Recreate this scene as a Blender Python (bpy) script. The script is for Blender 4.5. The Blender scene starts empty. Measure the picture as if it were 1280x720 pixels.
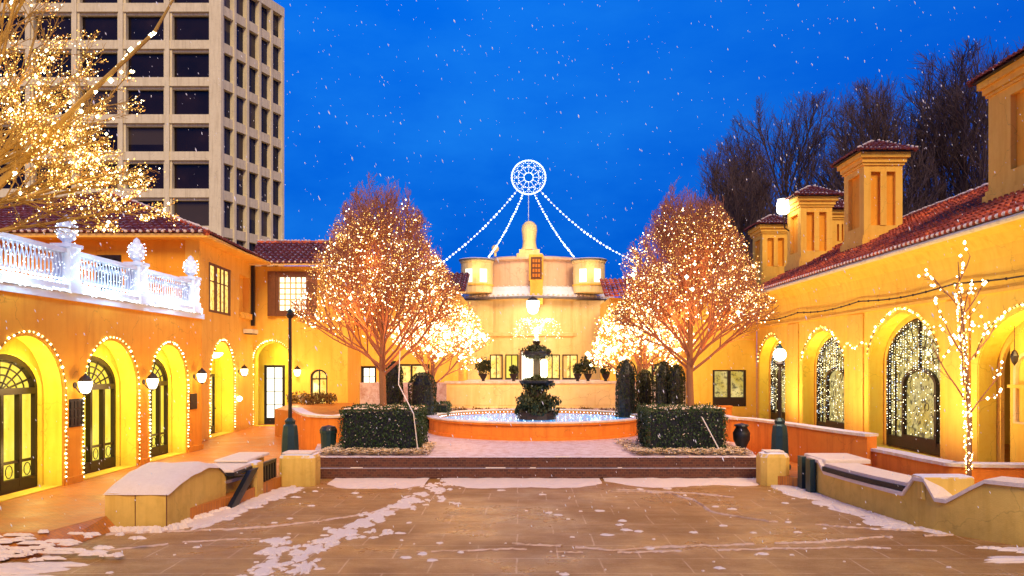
import bpy, math, random
from mathutils import Vector, Matrix, noise
R = random.Random(7)
PI = math.pi
sc = bpy.context.scene
C = sc.collection

# ------------------------------------------------------------------ materials
def newmat(name):
    m = bpy.data.materials.new(name); m.use_nodes = True
    nt = m.node_tree
    for n in list(nt.nodes): nt.nodes.remove(n)
    out = nt.nodes.new('ShaderNodeOutputMaterial')
    return m, nt, out
def N(nt, t, **kw):
    n = nt.nodes.new(t)
    for k, v in kw.items(): setattr(n, k, v)
    return n
def pos(nt): return N(nt, 'ShaderNodeNewGeometry').outputs['Position']
def noise_n(nt, vec, scale, detail=5, rough=.6):
    n = N(nt, 'ShaderNodeTexNoise'); n.inputs['Scale'].default_value = scale
    n.inputs['Detail'].default_value = detail; n.inputs['Roughness'].default_value = rough
    nt.links.new(vec, n.inputs['Vector']); return n.outputs['Fac']
def ramp(nt, fac, stops):
    r = N(nt, 'ShaderNodeValToRGB'); e = r.color_ramp.elements
    while len(e) < len(stops): e.new(.5)
    for i, (p, c) in enumerate(stops):
        e[i].position = p; e[i].color = (c[0], c[1], c[2], 1)
    nt.links.new(fac, r.inputs['Fac']); return r.outputs['Color']
def mix(nt, fac, a, b):
    m = N(nt, 'ShaderNodeMix'); m.data_type = 'RGBA'
    for v, s in ((fac, m.inputs['Factor']), (a, m.inputs['A']), (b, m.inputs['B'])):
        if hasattr(v, 'is_output') or isinstance(v, bpy.types.NodeSocket): nt.links.new(v, s)
        elif isinstance(v, (int, float)): s.default_value = v
        else: s.default_value = (v[0], v[1], v[2], 1)
    return m.outputs['Result']
def math_n(nt, op, a, b=0., clamp=False):
    m = N(nt, 'ShaderNodeMath', operation=op); m.use_clamp = clamp
    for v, s in ((a, m.inputs[0]), (b, m.inputs[1])):
        if isinstance(v, bpy.types.NodeSocket): nt.links.new(v, s)
        else: s.default_value = v
    return m.outputs[0]
def bsdf(nt, out, col, rough=.8, bump=None, bstr=.3, metal=0., spec=.4, emit=None, estr=0.):
    b = N(nt, 'ShaderNodeBsdfPrincipled')
    if isinstance(col, bpy.types.NodeSocket): nt.links.new(col, b.inputs['Base Color'])
    else: b.inputs['Base Color'].default_value = (*col, 1)
    if isinstance(rough, bpy.types.NodeSocket): nt.links.new(rough, b.inputs['Roughness'])
    else: b.inputs['Roughness'].default_value = rough
    b.inputs['Metallic'].default_value = metal
    b.inputs['Specular IOR Level'].default_value = spec
    if emit is not None:
        if isinstance(emit, bpy.types.NodeSocket): nt.links.new(emit, b.inputs['Emission Color'])
        else: b.inputs['Emission Color'].default_value = (*emit, 1)
        b.inputs['Emission Strength'].default_value = estr
    if bump is not None:
        bp = N(nt, 'ShaderNodeBump'); bp.inputs['Strength'].default_value = bstr; bp.inputs['Distance'].default_value = .02
        nt.links.new(bump, bp.inputs['Height']); nt.links.new(bp.outputs['Normal'], b.inputs['Normal'])
    nt.links.new(b.outputs[0], out.inputs[0]); return b
def stucco(name, c1, c2, c3=None, snow=.0):
    m, nt, out = newmat(name); p = pos(nt)
    big = noise_n(nt, p, .55, 5, .65); mid = noise_n(nt, p, 3.5, 6, .7); fine = noise_n(nt, p, 40, 4, .6)
    mp = N(nt, 'ShaderNodeMapping'); mp.inputs['Scale'].default_value = (3, 3, .25); nt.links.new(p, mp.inputs['Vector'])
    streak = noise_n(nt, mp.outputs[0], 1.4, 4, .6)
    col = mix(nt, ramp(nt, big, [(.35, (0,0,0)), (.65, (1,1,1))]), c1, c2)
    d = c3 or tuple(x*.55 for x in c1)
    col = mix(nt, math_n(nt, 'MULTIPLY', ramp(nt, streak, [(.48, (0,0,0)), (.72, (1,1,1))]), .6), col, d)
    col = mix(nt, math_n(nt, 'MULTIPLY', ramp(nt, mid, [(.5, (0,0,0)), (.8, (1,1,1))]), .4), col, d)
    h = math_n(nt, 'ADD', math_n(nt, 'MULTIPLY', mid, .6), math_n(nt, 'MULTIPLY', fine, .4))
    vo = N(nt, 'ShaderNodeTexVoronoi'); vo.feature = 'DISTANCE_TO_EDGE'; vo.inputs['Scale'].default_value = .45
    wp = N(nt, 'ShaderNodeTexNoise'); wp.inputs['Scale'].default_value = 2.2; wp.inputs['Detail'].default_value = 6; nt.links.new(p, wp.inputs['Vector'])
    wa = N(nt, 'ShaderNodeVectorMath', operation='MULTIPLY_ADD'); nt.links.new(wp.outputs['Color'], wa.inputs[0]); wa.inputs[1].default_value = (.7, .7, .7); nt.links.new(p, wa.inputs[2]); nt.links.new(wa.outputs[0], vo.inputs['Vector'])
    cr = math_n(nt, 'MULTIPLY', math_n(nt, 'SUBTRACT', .006, vo.outputs['Distance']), 160., True)
    col = mix(nt, math_n(nt, 'MULTIPLY', cr, math_n(nt, 'MULTIPLY', big, .9)), col, tuple(x*.4 for x in c1))
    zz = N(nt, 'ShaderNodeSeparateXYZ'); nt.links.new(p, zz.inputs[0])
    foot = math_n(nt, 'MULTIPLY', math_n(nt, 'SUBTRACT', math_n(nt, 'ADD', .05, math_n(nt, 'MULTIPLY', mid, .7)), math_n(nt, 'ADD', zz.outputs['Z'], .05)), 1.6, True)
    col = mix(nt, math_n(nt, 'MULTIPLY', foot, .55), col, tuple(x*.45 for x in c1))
    if snow:
        col = snow_top(nt, p, col, snow)
    bsdf(nt, out, col, .88, h, .6); return m
def snow_top(nt, p, col, amt):
    g = N(nt, 'ShaderNodeNewGeometry'); s = N(nt, 'ShaderNodeSeparateXYZ'); nt.links.new(g.outputs['Normal'], s.inputs[0])
    nz = math_n(nt, 'MULTIPLY', noise_n(nt, p, 6, 5, .7), 1.)
    f = math_n(nt, 'ADD', math_n(nt, 'MULTIPLY', s.outputs['Z'], 1.2), math_n(nt, 'SUBTRACT', nz, 1.5 - amt))
    f = math_n(nt, 'MULTIPLY', f, 5., True)
    return mix(nt, f, col, (.72, .70, .72))
def plain(name, col, rough=.5, metal=0., nscale=12, var=.35, bstr=.15, spec=.4):
    m, nt, out = newmat(name); p = pos(nt); n = noise_n(nt, p, nscale, 5, .6)
    c = mix(nt, n, tuple(x*(1-var) for x in col), tuple(min(1, x*(1+var)) for x in col))
    bsdf(nt, out, c, rough, n, bstr, metal, spec); return m
def emis(name, col, s, sampled=False):
    m, nt, out = newmat(name); e = N(nt, 'ShaderNodeEmission'); e.inputs[0].default_value = (*col, 1); e.inputs[1].default_value = s
    nt.links.new(e.outputs[0], out.inputs[0])
    try: m.cycles.emission_sampling = 'AUTO' if sampled else 'NONE'
    except Exception: pass
    return m
M = {}
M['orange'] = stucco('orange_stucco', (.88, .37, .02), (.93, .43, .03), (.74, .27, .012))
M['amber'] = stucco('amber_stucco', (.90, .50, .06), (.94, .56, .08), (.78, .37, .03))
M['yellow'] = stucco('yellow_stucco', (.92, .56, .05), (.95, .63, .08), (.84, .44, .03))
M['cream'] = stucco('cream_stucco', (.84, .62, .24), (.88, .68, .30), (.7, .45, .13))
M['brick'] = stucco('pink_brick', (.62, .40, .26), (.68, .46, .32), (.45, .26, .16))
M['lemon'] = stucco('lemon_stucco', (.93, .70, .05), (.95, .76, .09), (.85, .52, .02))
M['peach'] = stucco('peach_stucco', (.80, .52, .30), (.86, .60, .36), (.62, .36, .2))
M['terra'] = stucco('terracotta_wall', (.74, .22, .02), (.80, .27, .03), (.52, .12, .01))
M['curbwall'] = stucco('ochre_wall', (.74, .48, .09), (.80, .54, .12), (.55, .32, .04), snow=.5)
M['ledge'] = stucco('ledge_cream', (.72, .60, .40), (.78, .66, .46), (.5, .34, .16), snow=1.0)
M['concrete'] = stucco('tower_concrete', (.72, .64, .40), (.80, .72, .46), (.50, .42, .24))
M['white'] = plain('white_plaster', (.76, .86, .96), .6, var=.06)
M['iron'] = plain('dark_iron', (.035, .022, .016), .45, .4, var=.4)
M['green'] = plain('dark_green_iron', (.02, .05, .055), .4, .3, var=.3)
M['black'] = plain('black_paint', (.012, .014, .018), .4, var=.3)
M['brownframe'] = plain('brown_frame', (.16, .06, .02), .6)
M['bark'] = plain('bark', (.24, .11, .05), .9, nscale=30, bstr=.6)
M['twig'] = plain('twig', (.34, .13, .07), .9, nscale=30)
M['littwig'] = plain('lit_gold_twig', (.42, .26, .06), .9, nscale=30)  # golden glow of the bulbs put into the twig colour
M['farbark'] = plain('far_bark', (.085, .055, .05), .95, nscale=10)
M['wire'] = plain('wire', (.05, .03, .02), .7)

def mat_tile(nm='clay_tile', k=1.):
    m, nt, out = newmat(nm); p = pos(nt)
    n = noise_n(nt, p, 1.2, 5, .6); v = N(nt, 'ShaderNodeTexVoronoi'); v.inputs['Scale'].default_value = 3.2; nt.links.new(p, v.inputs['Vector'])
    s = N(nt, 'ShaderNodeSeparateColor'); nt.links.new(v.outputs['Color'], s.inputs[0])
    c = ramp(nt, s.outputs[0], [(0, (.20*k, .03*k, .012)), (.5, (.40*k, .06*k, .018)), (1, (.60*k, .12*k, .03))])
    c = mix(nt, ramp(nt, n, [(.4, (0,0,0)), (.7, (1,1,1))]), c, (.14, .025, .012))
    g = N(nt, 'ShaderNodeNewGeometry'); sn = N(nt, 'ShaderNodeSeparateXYZ'); nt.links.new(g.outputs['Normal'], sn.inputs[0])
    f = math_n(nt, 'ADD', math_n(nt, 'MULTIPLY', sn.outputs['Z'], .8), math_n(nt, 'MULTIPLY', noise_n(nt, p, 5, 6, .75), 1.2))
    f = math_n(nt, 'MULTIPLY', math_n(nt, 'SUBTRACT', f, 1.34), 6., True)
    c = mix(nt, f, c, (.6, .6, .66))
    bsdf(nt, out, c, .75, noise_n(nt, p, 25, 4, .6), .3); return m
M['tile'] = mat_tile(k=1.35); M['tiledark'] = mat_tile('dark_clay_tile', .35)  # same clay tile twice; bright-lit and dim roofs differ by painted colour
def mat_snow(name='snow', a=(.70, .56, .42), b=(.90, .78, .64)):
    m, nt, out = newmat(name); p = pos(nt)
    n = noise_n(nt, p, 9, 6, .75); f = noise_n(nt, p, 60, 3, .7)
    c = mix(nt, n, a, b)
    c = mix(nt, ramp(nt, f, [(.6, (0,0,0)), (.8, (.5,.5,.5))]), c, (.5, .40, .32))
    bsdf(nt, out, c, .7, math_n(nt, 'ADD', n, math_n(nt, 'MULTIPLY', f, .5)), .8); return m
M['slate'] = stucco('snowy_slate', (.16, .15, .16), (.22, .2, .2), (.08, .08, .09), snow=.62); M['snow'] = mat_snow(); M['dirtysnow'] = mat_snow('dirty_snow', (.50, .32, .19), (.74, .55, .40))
def mat_street():
    m, nt, out = newmat('slushy_paving'); p = pos(nt)
    br = N(nt, 'ShaderNodeTexBrick'); br.inputs['Scale'].default_value = 1.; br.inputs['Brick Width'].default_value = 1.3
    br.inputs['Row Height'].default_value = .9; br.inputs['Mortar Size'].default_value = .02; br.inputs['Mortar Smooth'].default_value = .8
    br.inputs['Color1'].default_value = (.43, .21, .05, 1); br.inputs['Color2'].default_value = (.31, .15, .03, 1); br.inputs['Mortar'].default_value = (.60, .40, .22, 1)
    w = N(nt, 'ShaderNodeTexNoise'); w.inputs['Scale'].default_value = .9; w.inputs['Detail'].default_value = 4; nt.links.new(p, w.inputs['Vector'])
    ad = N(nt, 'ShaderNodeVectorMath', operation='MULTIPLY_ADD'); nt.links.new(w.outputs['Color'], ad.inputs[0]); ad.inputs[1].default_value = (.1, .1, 0); nt.links.new(p, ad.inputs[2])
    nt.links.new(ad.outputs[0], br.inputs['Vector'])
    big = noise_n(nt, p, .35, 6, .65); grit = noise_n(nt, p, 28, 6, .8)
    # streaks of slush dragged across the street
    mp = N(nt, 'ShaderNodeMapping'); mp.inputs['Scale'].default_value = (.38, 1.25, 1); mp.inputs['Rotation'].default_value = (0, 0, .05); nt.links.new(ad.outputs[0], mp.inputs['Vector'])
    st = noise_n(nt, mp.outputs[0], 1.5, 7, .7)
    c = mix(nt, ramp(nt, big, [(.35, (0,0,0)), (.65, (1,1,1))]), mix(nt, ramp(nt, noise_n(nt, p, 1.6, 5, .7), [(.42, (0,0,0)), (.62, (1,1,1))]), (.43, .21, .04), br.outputs['Color']), (.29, .135, .022))
    slush = math_n(nt, 'MULTIPLY', math_n(nt, 'SUBTRACT', math_n(nt, 'ADD', st, math_n(nt, 'MULTIPLY', grit, .35)), .66), 5., True)
    c = mix(nt, math_n(nt, 'MULTIPLY', slush, .42), c, (.68, .42, .16))
    dark = math_n(nt, 'MULTIPLY', math_n(nt, 'SUBTRACT', .42, st), 6., True)
    c = mix(nt, math_n(nt, 'MULTIPLY', dark, .4), c, (.17, .07, .01))
    sp = math_n(nt, 'MULTIPLY', math_n(nt, 'SUBTRACT', grit, .57), 9., True)
    c = mix(nt, math_n(nt, 'MULTIPLY', sp, .5), c, (.76, .50, .27))
    jf = math_n(nt, 'MULTIPLY', br.outputs['Fac'], ramp(nt, noise_n(nt, p, 2.3, 4, .6), [(.38, (.1,.1,.1)), (.62, (.75,.75,.75))]))
    c = mix(nt, jf, c, (.66, .46, .28))
    r = ramp(nt, big, [(.38, (.22,.22,.22)), (.6, (.62,.62,.62))])
    bsdf(nt, out, c, r, math_n(nt, 'ADD', grit, math_n(nt, 'MULTIPLY', slush, .8)), .5); return m
M['street'] = mat_street()
def mat_walk():
    m, nt, out = newmat('terracotta_paving'); p = pos(nt)
    br = N(nt, 'ShaderNodeTexBrick'); br.inputs['Scale'].default_value = 3.; br.inputs['Mortar Size'].default_value = .02
    br.inputs['Color1'].default_value = (.46, .14, .015, 1); br.inputs['Color2'].default_value = (.58, .19, .02, 1); br.inputs['Mortar'].default_value = (.3, .12, .04, 1)
    nt.links.new(p, br.inputs['Vector'])
    n = noise_n(nt, p, 1.1, 6, .7)
    c = mix(nt, ramp(nt, n, [(.45, (0,0,0)), (.7, (.8,.8,.8))]), br.outputs['Color'], (.64, .24, .03))
    c = mix(nt, ramp(nt, noise_n(nt, p, 2.3, 7, .8), [(.62, (0,0,0)), (.72, (.75,.75,.75))]), c, (.66, .52, .42))
    bsdf(nt, out, c, ramp(nt, n, [(.3, (.3,.3,.3)), (.7, (.7,.7,.7))]), noise_n(nt, p, 18, 5, .7), .3); return m
M['walk'] = mat_walk()
def mat_plaza():
    m, nt, out = newmat('snow_dusted_plaza'); p = pos(nt)
    n = noise_n(nt, p, 4, 7, .8); n2 = noise_n(nt, p, .6, 4, .6); f = noise_n(nt, p, 30, 4, .8)
    c = mix(nt, ramp(nt, n, [(.35, (0,0,0)), (.55, (1,1,1))]), (.44, .27, .22), (.66, .58, .60))
    c = mix(nt, ramp(nt, f, [(.5, (0,0,0)), (.75, (.6,.6,.6))]), c, (.40, .22, .2))
    bsdf(nt, out, c, .6, n, .6); return m
M['plaza'] = mat_plaza()
def mat_step():
    m, nt, out = newmat('dark_brick'); p = pos(nt)
    mp = N(nt, 'ShaderNodeMapping'); mp.inputs['Rotation'].default_value = (PI/2, 0, 0); nt.links.new(p, mp.inputs['Vector'])
    br = N(nt, 'ShaderNodeTexBrick'); br.inputs['Scale'].default_value = 4.; br.inputs['Mortar Size'].default_value = .03
    br.inputs['Color1'].default_value = (.13, .036, .014, 1); br.inputs['Color2'].default_value = (.06, .018, .01, 1); br.inputs['Mortar'].default_value = (.14, .06, .03, 1)
    nt.links.new(mp.outputs[0], br.inputs['Vector'])
    c = snow_top(nt, p, br.outputs['Color'], .02)
    bsdf(nt, out, c, .7, noise_n(nt, p, 15, 5, .6), .4); return m
M['step'] = mat_step()
def mat_interior(name, c1, c2, s, dark=(.25, .09, .01), scale=2.2, thr=.56):
    m, nt, out = newmat(name); p = pos(nt)
    mp = N(nt, 'ShaderNodeMapping'); mp.inputs['Scale'].default_value = (1, 1, .55); nt.links.new(p, mp.inputs['Vector'])
    a = noise_n(nt, mp.outputs[0], scale, 5, .6); b = noise_n(nt, p, scale*3.1, 6, .7)
    z = N(nt, 'ShaderNodeSeparateXYZ'); nt.links.new(p, z.inputs[0])
    low = math_n(nt, 'MULTIPLY', math_n(nt, 'SUBTRACT', 1.0, z.outputs['Z']), .14, True)
    c = mix(nt, ramp(nt, a, [(.3, (0,0,0)), (.65, (1,1,1))]), c1, c2)
    f = math_n(nt, 'MULTIPLY', math_n(nt, 'SUBTRACT', math_n(nt, 'ADD', b, low), thr), 9., True)
    c = mix(nt, math_n(nt, 'MULTIPLY', f, .85), c, dark)
    e = N(nt, 'ShaderNodeEmission'); nt.links.new(c, e.inputs[0]); e.inputs[1].default_value = s
    gl = N(nt, 'ShaderNodeBsdfGlossy'); gl.inputs['Roughness'].default_value = .08; gl.inputs[0].default_value = (.06, .06, .07, 1)
    ad = N(nt, 'ShaderNodeAddShader'); nt.links.new(e.outputs[0], ad.inputs[0]); nt.links.new(gl.outputs[0], ad.inputs[1])
    nt.links.new(ad.outputs[0], out.inputs[0]); return m
M['inyel'] = mat_interior('lit_interior', (1., .68, .03), (1., .84, .12), 1.15, dark=(.7, .36, .02), thr=.62)
M['inwarm'] = mat_interior('warm_interior', (1., .55, .05), (1., .76, .25), 1.5, dark=(.3, .12, .01), thr=.52)
M['ingold'] = mat_interior('gold_leaded_interior', (.75, .5, .05), (.9, .75, .3), .75, dark=(.05, .05, .04), scale=1.5, thr=.5)
M['inwhite'] = emis('bright_glass', (1, .93, .7), 2.2)
def mat_darkglass(name, c):
    m, nt, out = newmat(name); p = pos(nt)
    v = N(nt, 'ShaderNodeTexNoise'); v.inputs['Scale'].default_value = .35; nt.links.new(p, v.inputs['Vector'])
    col = ramp(nt, v.outputs['Fac'], [(.3, tuple(x*.4 for x in c)), (.6, c), (.75, tuple(x*2.2 for x in c))])
    oi = N(nt, 'ShaderNodeObjectInfo'); tc = N(nt, 'ShaderNodeTexCoord'); sx = N(nt, 'ShaderNodeSeparateXYZ'); nt.links.new(tc.outputs['Object'], sx.inputs[0])
    lvl = math_n(nt, 'SUBTRACT', 1.6, math_n(nt, 'MULTIPLY', oi.outputs['Random'], 4.5))
    blind = math_n(nt, 'MULTIPLY', math_n(nt, 'SUBTRACT', sx.outputs['Z'], lvl), 30., True)
    blind = math_n(nt, 'MULTIPLY', blind, math_n(nt, 'GREATER_THAN', .35, math_n(nt, 'FRACT', math_n(nt, 'MULTIPLY', oi.outputs['Random'], 7.3))))
    col = mix(nt, math_n(nt, 'MULTIPLY', blind, .5), col, (.10, .075, .05))
    bsdf(nt, out, col, .22, v.outputs['Fac'], .03, spec=.3); return m
M['towerglass'] = mat_darkglass('tower_glass', (.016, .008, .006))
M['glassblue'] = mat_darkglass('tower_glass_blue', (.01, .014, .05))
M['bulb_hot'] = emis('bulb_warm_white', (1, .86, .5), 9)
M['bulb_amb'] = emis('bulb_amber', (1, .55, .12), 3.2)
M['bulb_org'] = emis('bulb_orange', (1, .34, .06), 1.5)
M['bulb_cool'] = emis('bulb_cool_white', (.72, .88, 1), 4)
M['bulb_blue'] = emis('bulb_blue', (.1, .5, 1), 1.6)
M['rope'] = emis('rope_warm', (1, .82, .3), 3.5)
M['lampglass'] = emis('lamp_glass', (1, .86, .55), 7)
M['lampwhite'] = emis('lamp_glass_white', (1, .95, .85), 9)
def mat_leaf(name, a, b):
    m, nt, out = newmat(name); p = pos(nt)
    n = noise_n(nt, p, 14, 4, .7)
    c = mix(nt, ramp(nt, n, [(.35, (0,0,0)), (.7, (1,1,1))]), a, b)
    bsdf(nt, out, c, .6); return m
M['leaf'] = mat_leaf('hedge_leaf', (.012, .035, .012), (.05, .10, .02))
M['darkleaf'] = mat_leaf('yew_leaf', (.02, .035, .008), (.06, .06, .015))
M['petal'] = mat_leaf('petals', (.75, .5, .18), (.85, .78, .55))
M['fadedleaf'] = mat_leaf('winter_leaf', (.10, .05, .012), (.24, .14, .03))
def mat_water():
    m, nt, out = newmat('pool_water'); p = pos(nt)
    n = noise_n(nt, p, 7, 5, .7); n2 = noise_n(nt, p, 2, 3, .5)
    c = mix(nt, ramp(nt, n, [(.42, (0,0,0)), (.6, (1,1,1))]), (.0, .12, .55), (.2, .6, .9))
    bsdf(nt, out, c, .12, n, .9, spec=.6, emit=c, estr=.55); return m  # own blue glow put into the water so it looks lit
M['water'] = mat_water()
def mat_flake():
    m, nt, out = newmat('snowflake'); bsdf(nt, out, (.85, .88, .92), .7); return m
M['flake'] = mat_flake()

# ------------------------------------------------------------------ mesh builder and tagging
class MB:
    def __init__(s): s.v = []; s.f = []; s.mi = []; s.cur = 0
    def add(s, vs, fs):
        o = len(s.v); s.v += [tuple(v) for v in vs]; s.f += [tuple(i+o for i in f) for f in fs]; s.mi += [s.cur]*len(fs)
    def box(s, x0, x1, y0, y1, z0, z1, T=None, bev=0.):
        if bev > 0:
            b = bev
            vs = []; 
            for (z, k) in ((z0, 0), (z0, 0), (z1-b, 0), (z1, b)):
                vs.append((z, k))
            ring = lambda z, k: [(x0+b+k*0+ (k), y0+k, z), (x1-b-k, y0+k, z), (x1-k, y0+b+k, z), (x1-k, y1-b-k, z), (x1-b-k, y1-k, z), (x0+b+k, y1-k, z), (x0+k, y1-b-k, z), (x0+k, y0+b+k, z)]
            P = ring(z0, 0) + ring(z1-b, 0) + ring(z1-b*.3, b*.3) + ring(z1, b)
            F = [tuple(reversed(range(8)))]
            for r in range(3):
                for i in range(8): j = (i+1) % 8; F.append((r*8+i, r*8+j, r*8+8+j, r*8+8+i))
            F.append(tuple(range(24, 32)))
        else:
            P = [(x0,y0,z0),(x1,y0,z0),(x1,y1,z0),(x0,y1,z0),(x0,y0,z1),(x1,y0,z1),(x1,y1,z1),(x0,y1,z1)]
            F = [(3,2,1,0),(4,5,6,7),(0,1,5,4),(1,2,6,5),(2,3,7,6),(3,0,4,7)]
        if T: P = [T(*p) for p in P]
        s.add(P, F)
    def tube(s, pts, r, n=6, r2=None, cap=True, closed=False):
        pts = [Vector(p) for p in pts]; m = len(pts); vs = []; up = None
        for i, p in enumerate(pts):
            a = pts[i-1] if (i > 0 or closed) else pts[i]; b = pts[(i+1) % m] if (i < m-1 or closed) else pts[i]
            d = (b-a); d = d.normalized() if d.length > 1e-9 else Vector((0,0,1))
            if up is None:
                up = Vector((0,0,1)) if abs(d.z) < .9 else Vector((1,0,0))
            u = d.cross(up); u = u.normalized() if u.length > 1e-6 else d.orthogonal().normalized()
            w = u.cross(d).normalized(); up = w
            rr = r if r2 is None else r + (r2-r)*i/max(1, m-1)
            if isinstance(r, (list, tuple)): rr = r[i]
            for k in range(n):
                t = 2*PI*k/n; vs.append(p + u*math.cos(t)*rr + w*math.sin(t)*rr)
        fs = []
        for i in range(m if closed else m-1):
            j = (i+1) % m
            for k in range(n): l = (k+1) % n; fs.append((i*n+k, i*n+l, j*n+l, j*n+k))
        if cap and not closed: fs.append(tuple(reversed(range(n)))); fs.append(tuple(range((m-1)*n, m*n)))
        s.add(vs, fs)
    def lathe(s, prof, c, n=16, a0=0., a1=2*PI, caps=True):
        full = abs(a1-a0-2*PI) < 1e-6; k = n if full else n+1; vs = []
        for (r, z) in prof:
            for i in range(k):
                t = a0+(a1-a0)*i/n; vs.append((c[0]+r*math.cos(t), c[1]+r*math.sin(t), c[2]+z))
        fs = []
        for j in range(len(prof)-1):
            for i in range(n):
                l = (i+1) % k if full else i+1
                fs.append((j*k+i, j*k+l, (j+1)*k+l, (j+1)*k+i))
        if full and caps:
            if prof[0][0] > 1e-4: fs.append(tuple(reversed(range(k))))
            if prof[-1][0] > 1e-4: fs.append(tuple(range((len(prof)-1)*k, len(prof)*k)))
        s.add(vs, fs)
    def octa(s, p, r, sz=1.):
        x, y, z = p
        s.add([(x+r,y,z),(x,y+r,z),(x-r,y,z),(x,y-r,z),(x,y,z+r*sz),(x,y,z-r*sz)],
              [(0,1,4),(1,2,4),(2,3,4),(3,0,4),(1,0,5),(2,1,5),(3,2,5),(0,3,5)])
    def ball(s, p, r, n=10, m=6, sz=1.):
        s.lathe([(max(1e-5, r*math.sin(PI*j/m)), -r*sz*math.cos(PI*j/m)) for j in range(m+1)], p, n)
    def quad(s, p, u, v): p = Vector(p); u = Vector(u); v = Vector(v); s.add([p-u-v, p+u-v, p+u+v, p-u+v], [(0,1,2,3)])
    def panel(s, outer, holes, t, fr, w0=0.):
        """flat panel with holes in (u,v) plane, thickness t centred on w0; fr(u,v,w)->world"""
        cu = bpy.data.curves.new('t', 'CURVE'); cu.dimensions = '2D'; cu.fill_mode = 'BOTH'; cu.extrude = t/2
        for lp in [outer]+list(holes):
            sp = cu.splines.new('POLY'); sp.points.add(len(lp)-1); sp.use_cyclic_u = True
            for i, (a, b) in enumerate(lp): sp.points[i].co = (a, b, 0, 1)
        o = bpy.data.objects.new('t', cu); C.objects.link(o)
        dg = bpy.context.evaluated_depsgraph_get(); me = bpy.data.meshes.new_from_object(o.evaluated_get(dg))
        s.add([fr(v.co.x, v.co.y, v.co.z+w0) for v in me.vertices], [tuple(p.vertices) for p in me.polygons])
        bpy.data.objects.remove(o); bpy.data.curves.remove(cu); bpy.data.meshes.remove(me)
    def build(s, name, mat, parent=None, smooth=False, loc=None):
        me = bpy.data.meshes.new(name)
        base = Vector((0,0,0)); r = parent
        while r is not None: base = Vector(r.location) + base; r = r.parent
        off = base if loc is None else Vector(loc)
        me.from_pydata([tuple(Vector(v)-off) for v in s.v], [], s.f); me.update()
        for m in (mat if isinstance(mat, (list, tuple)) else [mat]): me.materials.append(M[m] if isinstance(m, str) else m)
        if isinstance(mat, (list, tuple)): me.polygons.foreach_set('material_index', s.mi)
        if smooth: me.polygons.foreach_set('use_smooth', [True]*len(me.polygons))
        o = bpy.data.objects.new(name, me); C.objects.link(o)
        if parent: o.parent = parent
        elif loc is not None: o.location = loc
        return o
def tag(o, label=None, cat=None, group=None, kind=None):
    if label: o['label'] = label
    if cat: o['category'] = cat
    if group: o['group'] = group
    if kind: o['kind'] = kind
    return o
def thing(name, loc, label, cat, group=None):
    o = bpy.data.objects.new(name, None); C.objects.link(o); o.location = loc; o.empty_display_size = .2
    return tag(o, label, cat, group)
def copy_tree(o, parent=None):
    c = o.copy(); C.objects.link(c); c.parent = parent
    for ch in [x for x in bpy.data.objects if x.parent == o]: copy_tree(ch, c)
    return c
def arch(c, w, b, sp, rise, n=22, point=0.):
    h = w/2; pts = [(c-h, b), (c+h, b)]
    for i in range(n+1):
        t = PI*i/n; x = math.cos(t); z = math.sin(t)
        if point: z = z*(1-point) + point*(1-abs(x))
        pts.append((c+h*x, sp+rise*z))
    return pts
def rect(a, b, c, d): return [(a, c), (b, c), (b, d), (a, d)]
def at(px, py, Y): return Vector(((px-650)*Y/1000, Y, 2.8+(455-py)*Y/1000))
def plamp(loc, w, col=(1, .72, .38), r=.12, name='lamp_light'):
    l = bpy.data.lights.new(name, 'POINT'); l.energy = w; l.color = col; l.shadow_soft_size = r
    o = bpy.data.objects.new(name, l); C.objects.link(o); o.location = loc; return o
def spot(loc, to, w, size=100, col=(1, .74, .36), name='wash_light'):
    l = bpy.data.lights.new(name, 'SPOT'); l.energy = w; l.color = col; l.shadow_soft_size = .1; l.spot_size = math.radians(size); l.spot_blend = 1.
    o = bpy.data.objects.new(name, l); C.objects.link(o); o.location = loc
    o.rotation_euler = (Vector(to)-Vector(loc)).to_track_quat('-Z', 'Y').to_euler(); return o

def tiles(mb, A, B, Cc, D, tw=.26, tl=.42, seed=0):
    A, B, Cc, D = map(Vector, (A, B, Cc, D)); rr = random.Random(seed)
    u = (B-A).normalized(); n = u.cross(D-A); n.normalize()
    if n.z < 0: n = -n
    v = n.cross(u); v.normalize()
    if (D-A).dot(v) < 0: v = -v
    W = (B-A).length; H = (D-A).dot(v); uD = (D-A).dot(u); uC = (Cc-A).dot(u)
    rows = max(1, round(H/tl)); cols = max(1, round((max(W, uC)-min(0, uD))/tw)); u0 = min(0, uD); cw = (max(W, uC)-u0)/cols
    prof = [(0, 0), (.12, .5), (.3, .95), (.5, .95), (.68, .5), (.8, 0), (1, 0)]
    def lim(x, vv):
        t = vv/H; return min(max(x, uD*t), W+(uC-W)*t)
    for r in range(rows):
        for c in range(cols):
            x0 = u0+c*cw; jit = rr.uniform(-.03, .03); lj = rr.uniform(0, .015)
            va, vb = max(0, r*H/rows-.0+jit) if r else -.04, min(H, (r+1)*H/rows+.05)
            if lim(x0, va) >= lim(x0+cw, va)-1e-4 and lim(x0, vb) >= lim(x0+cw, vb)-1e-4: continue
            vs = []
            for vv, lift in ((va, .05+lj), (vb, .0)):
                for (a, h) in prof:
                    x = lim(x0+a*cw, min(max(vv, 0), H)); vs.append(A+u*x+v*vv+n*(lift+h*tw*.32))
            k = len(prof); mb.add(vs, [(i, i+1, k+i+1, k+i) for i in range(k-1)])
            # open lower end of the barrel
            mb.add([vs[0]-n*.02]+[vs[i] for i in range(0, 6)]+[vs[5]-n*.02], [(0,1,2,3,4,5,6,7)])
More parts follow.
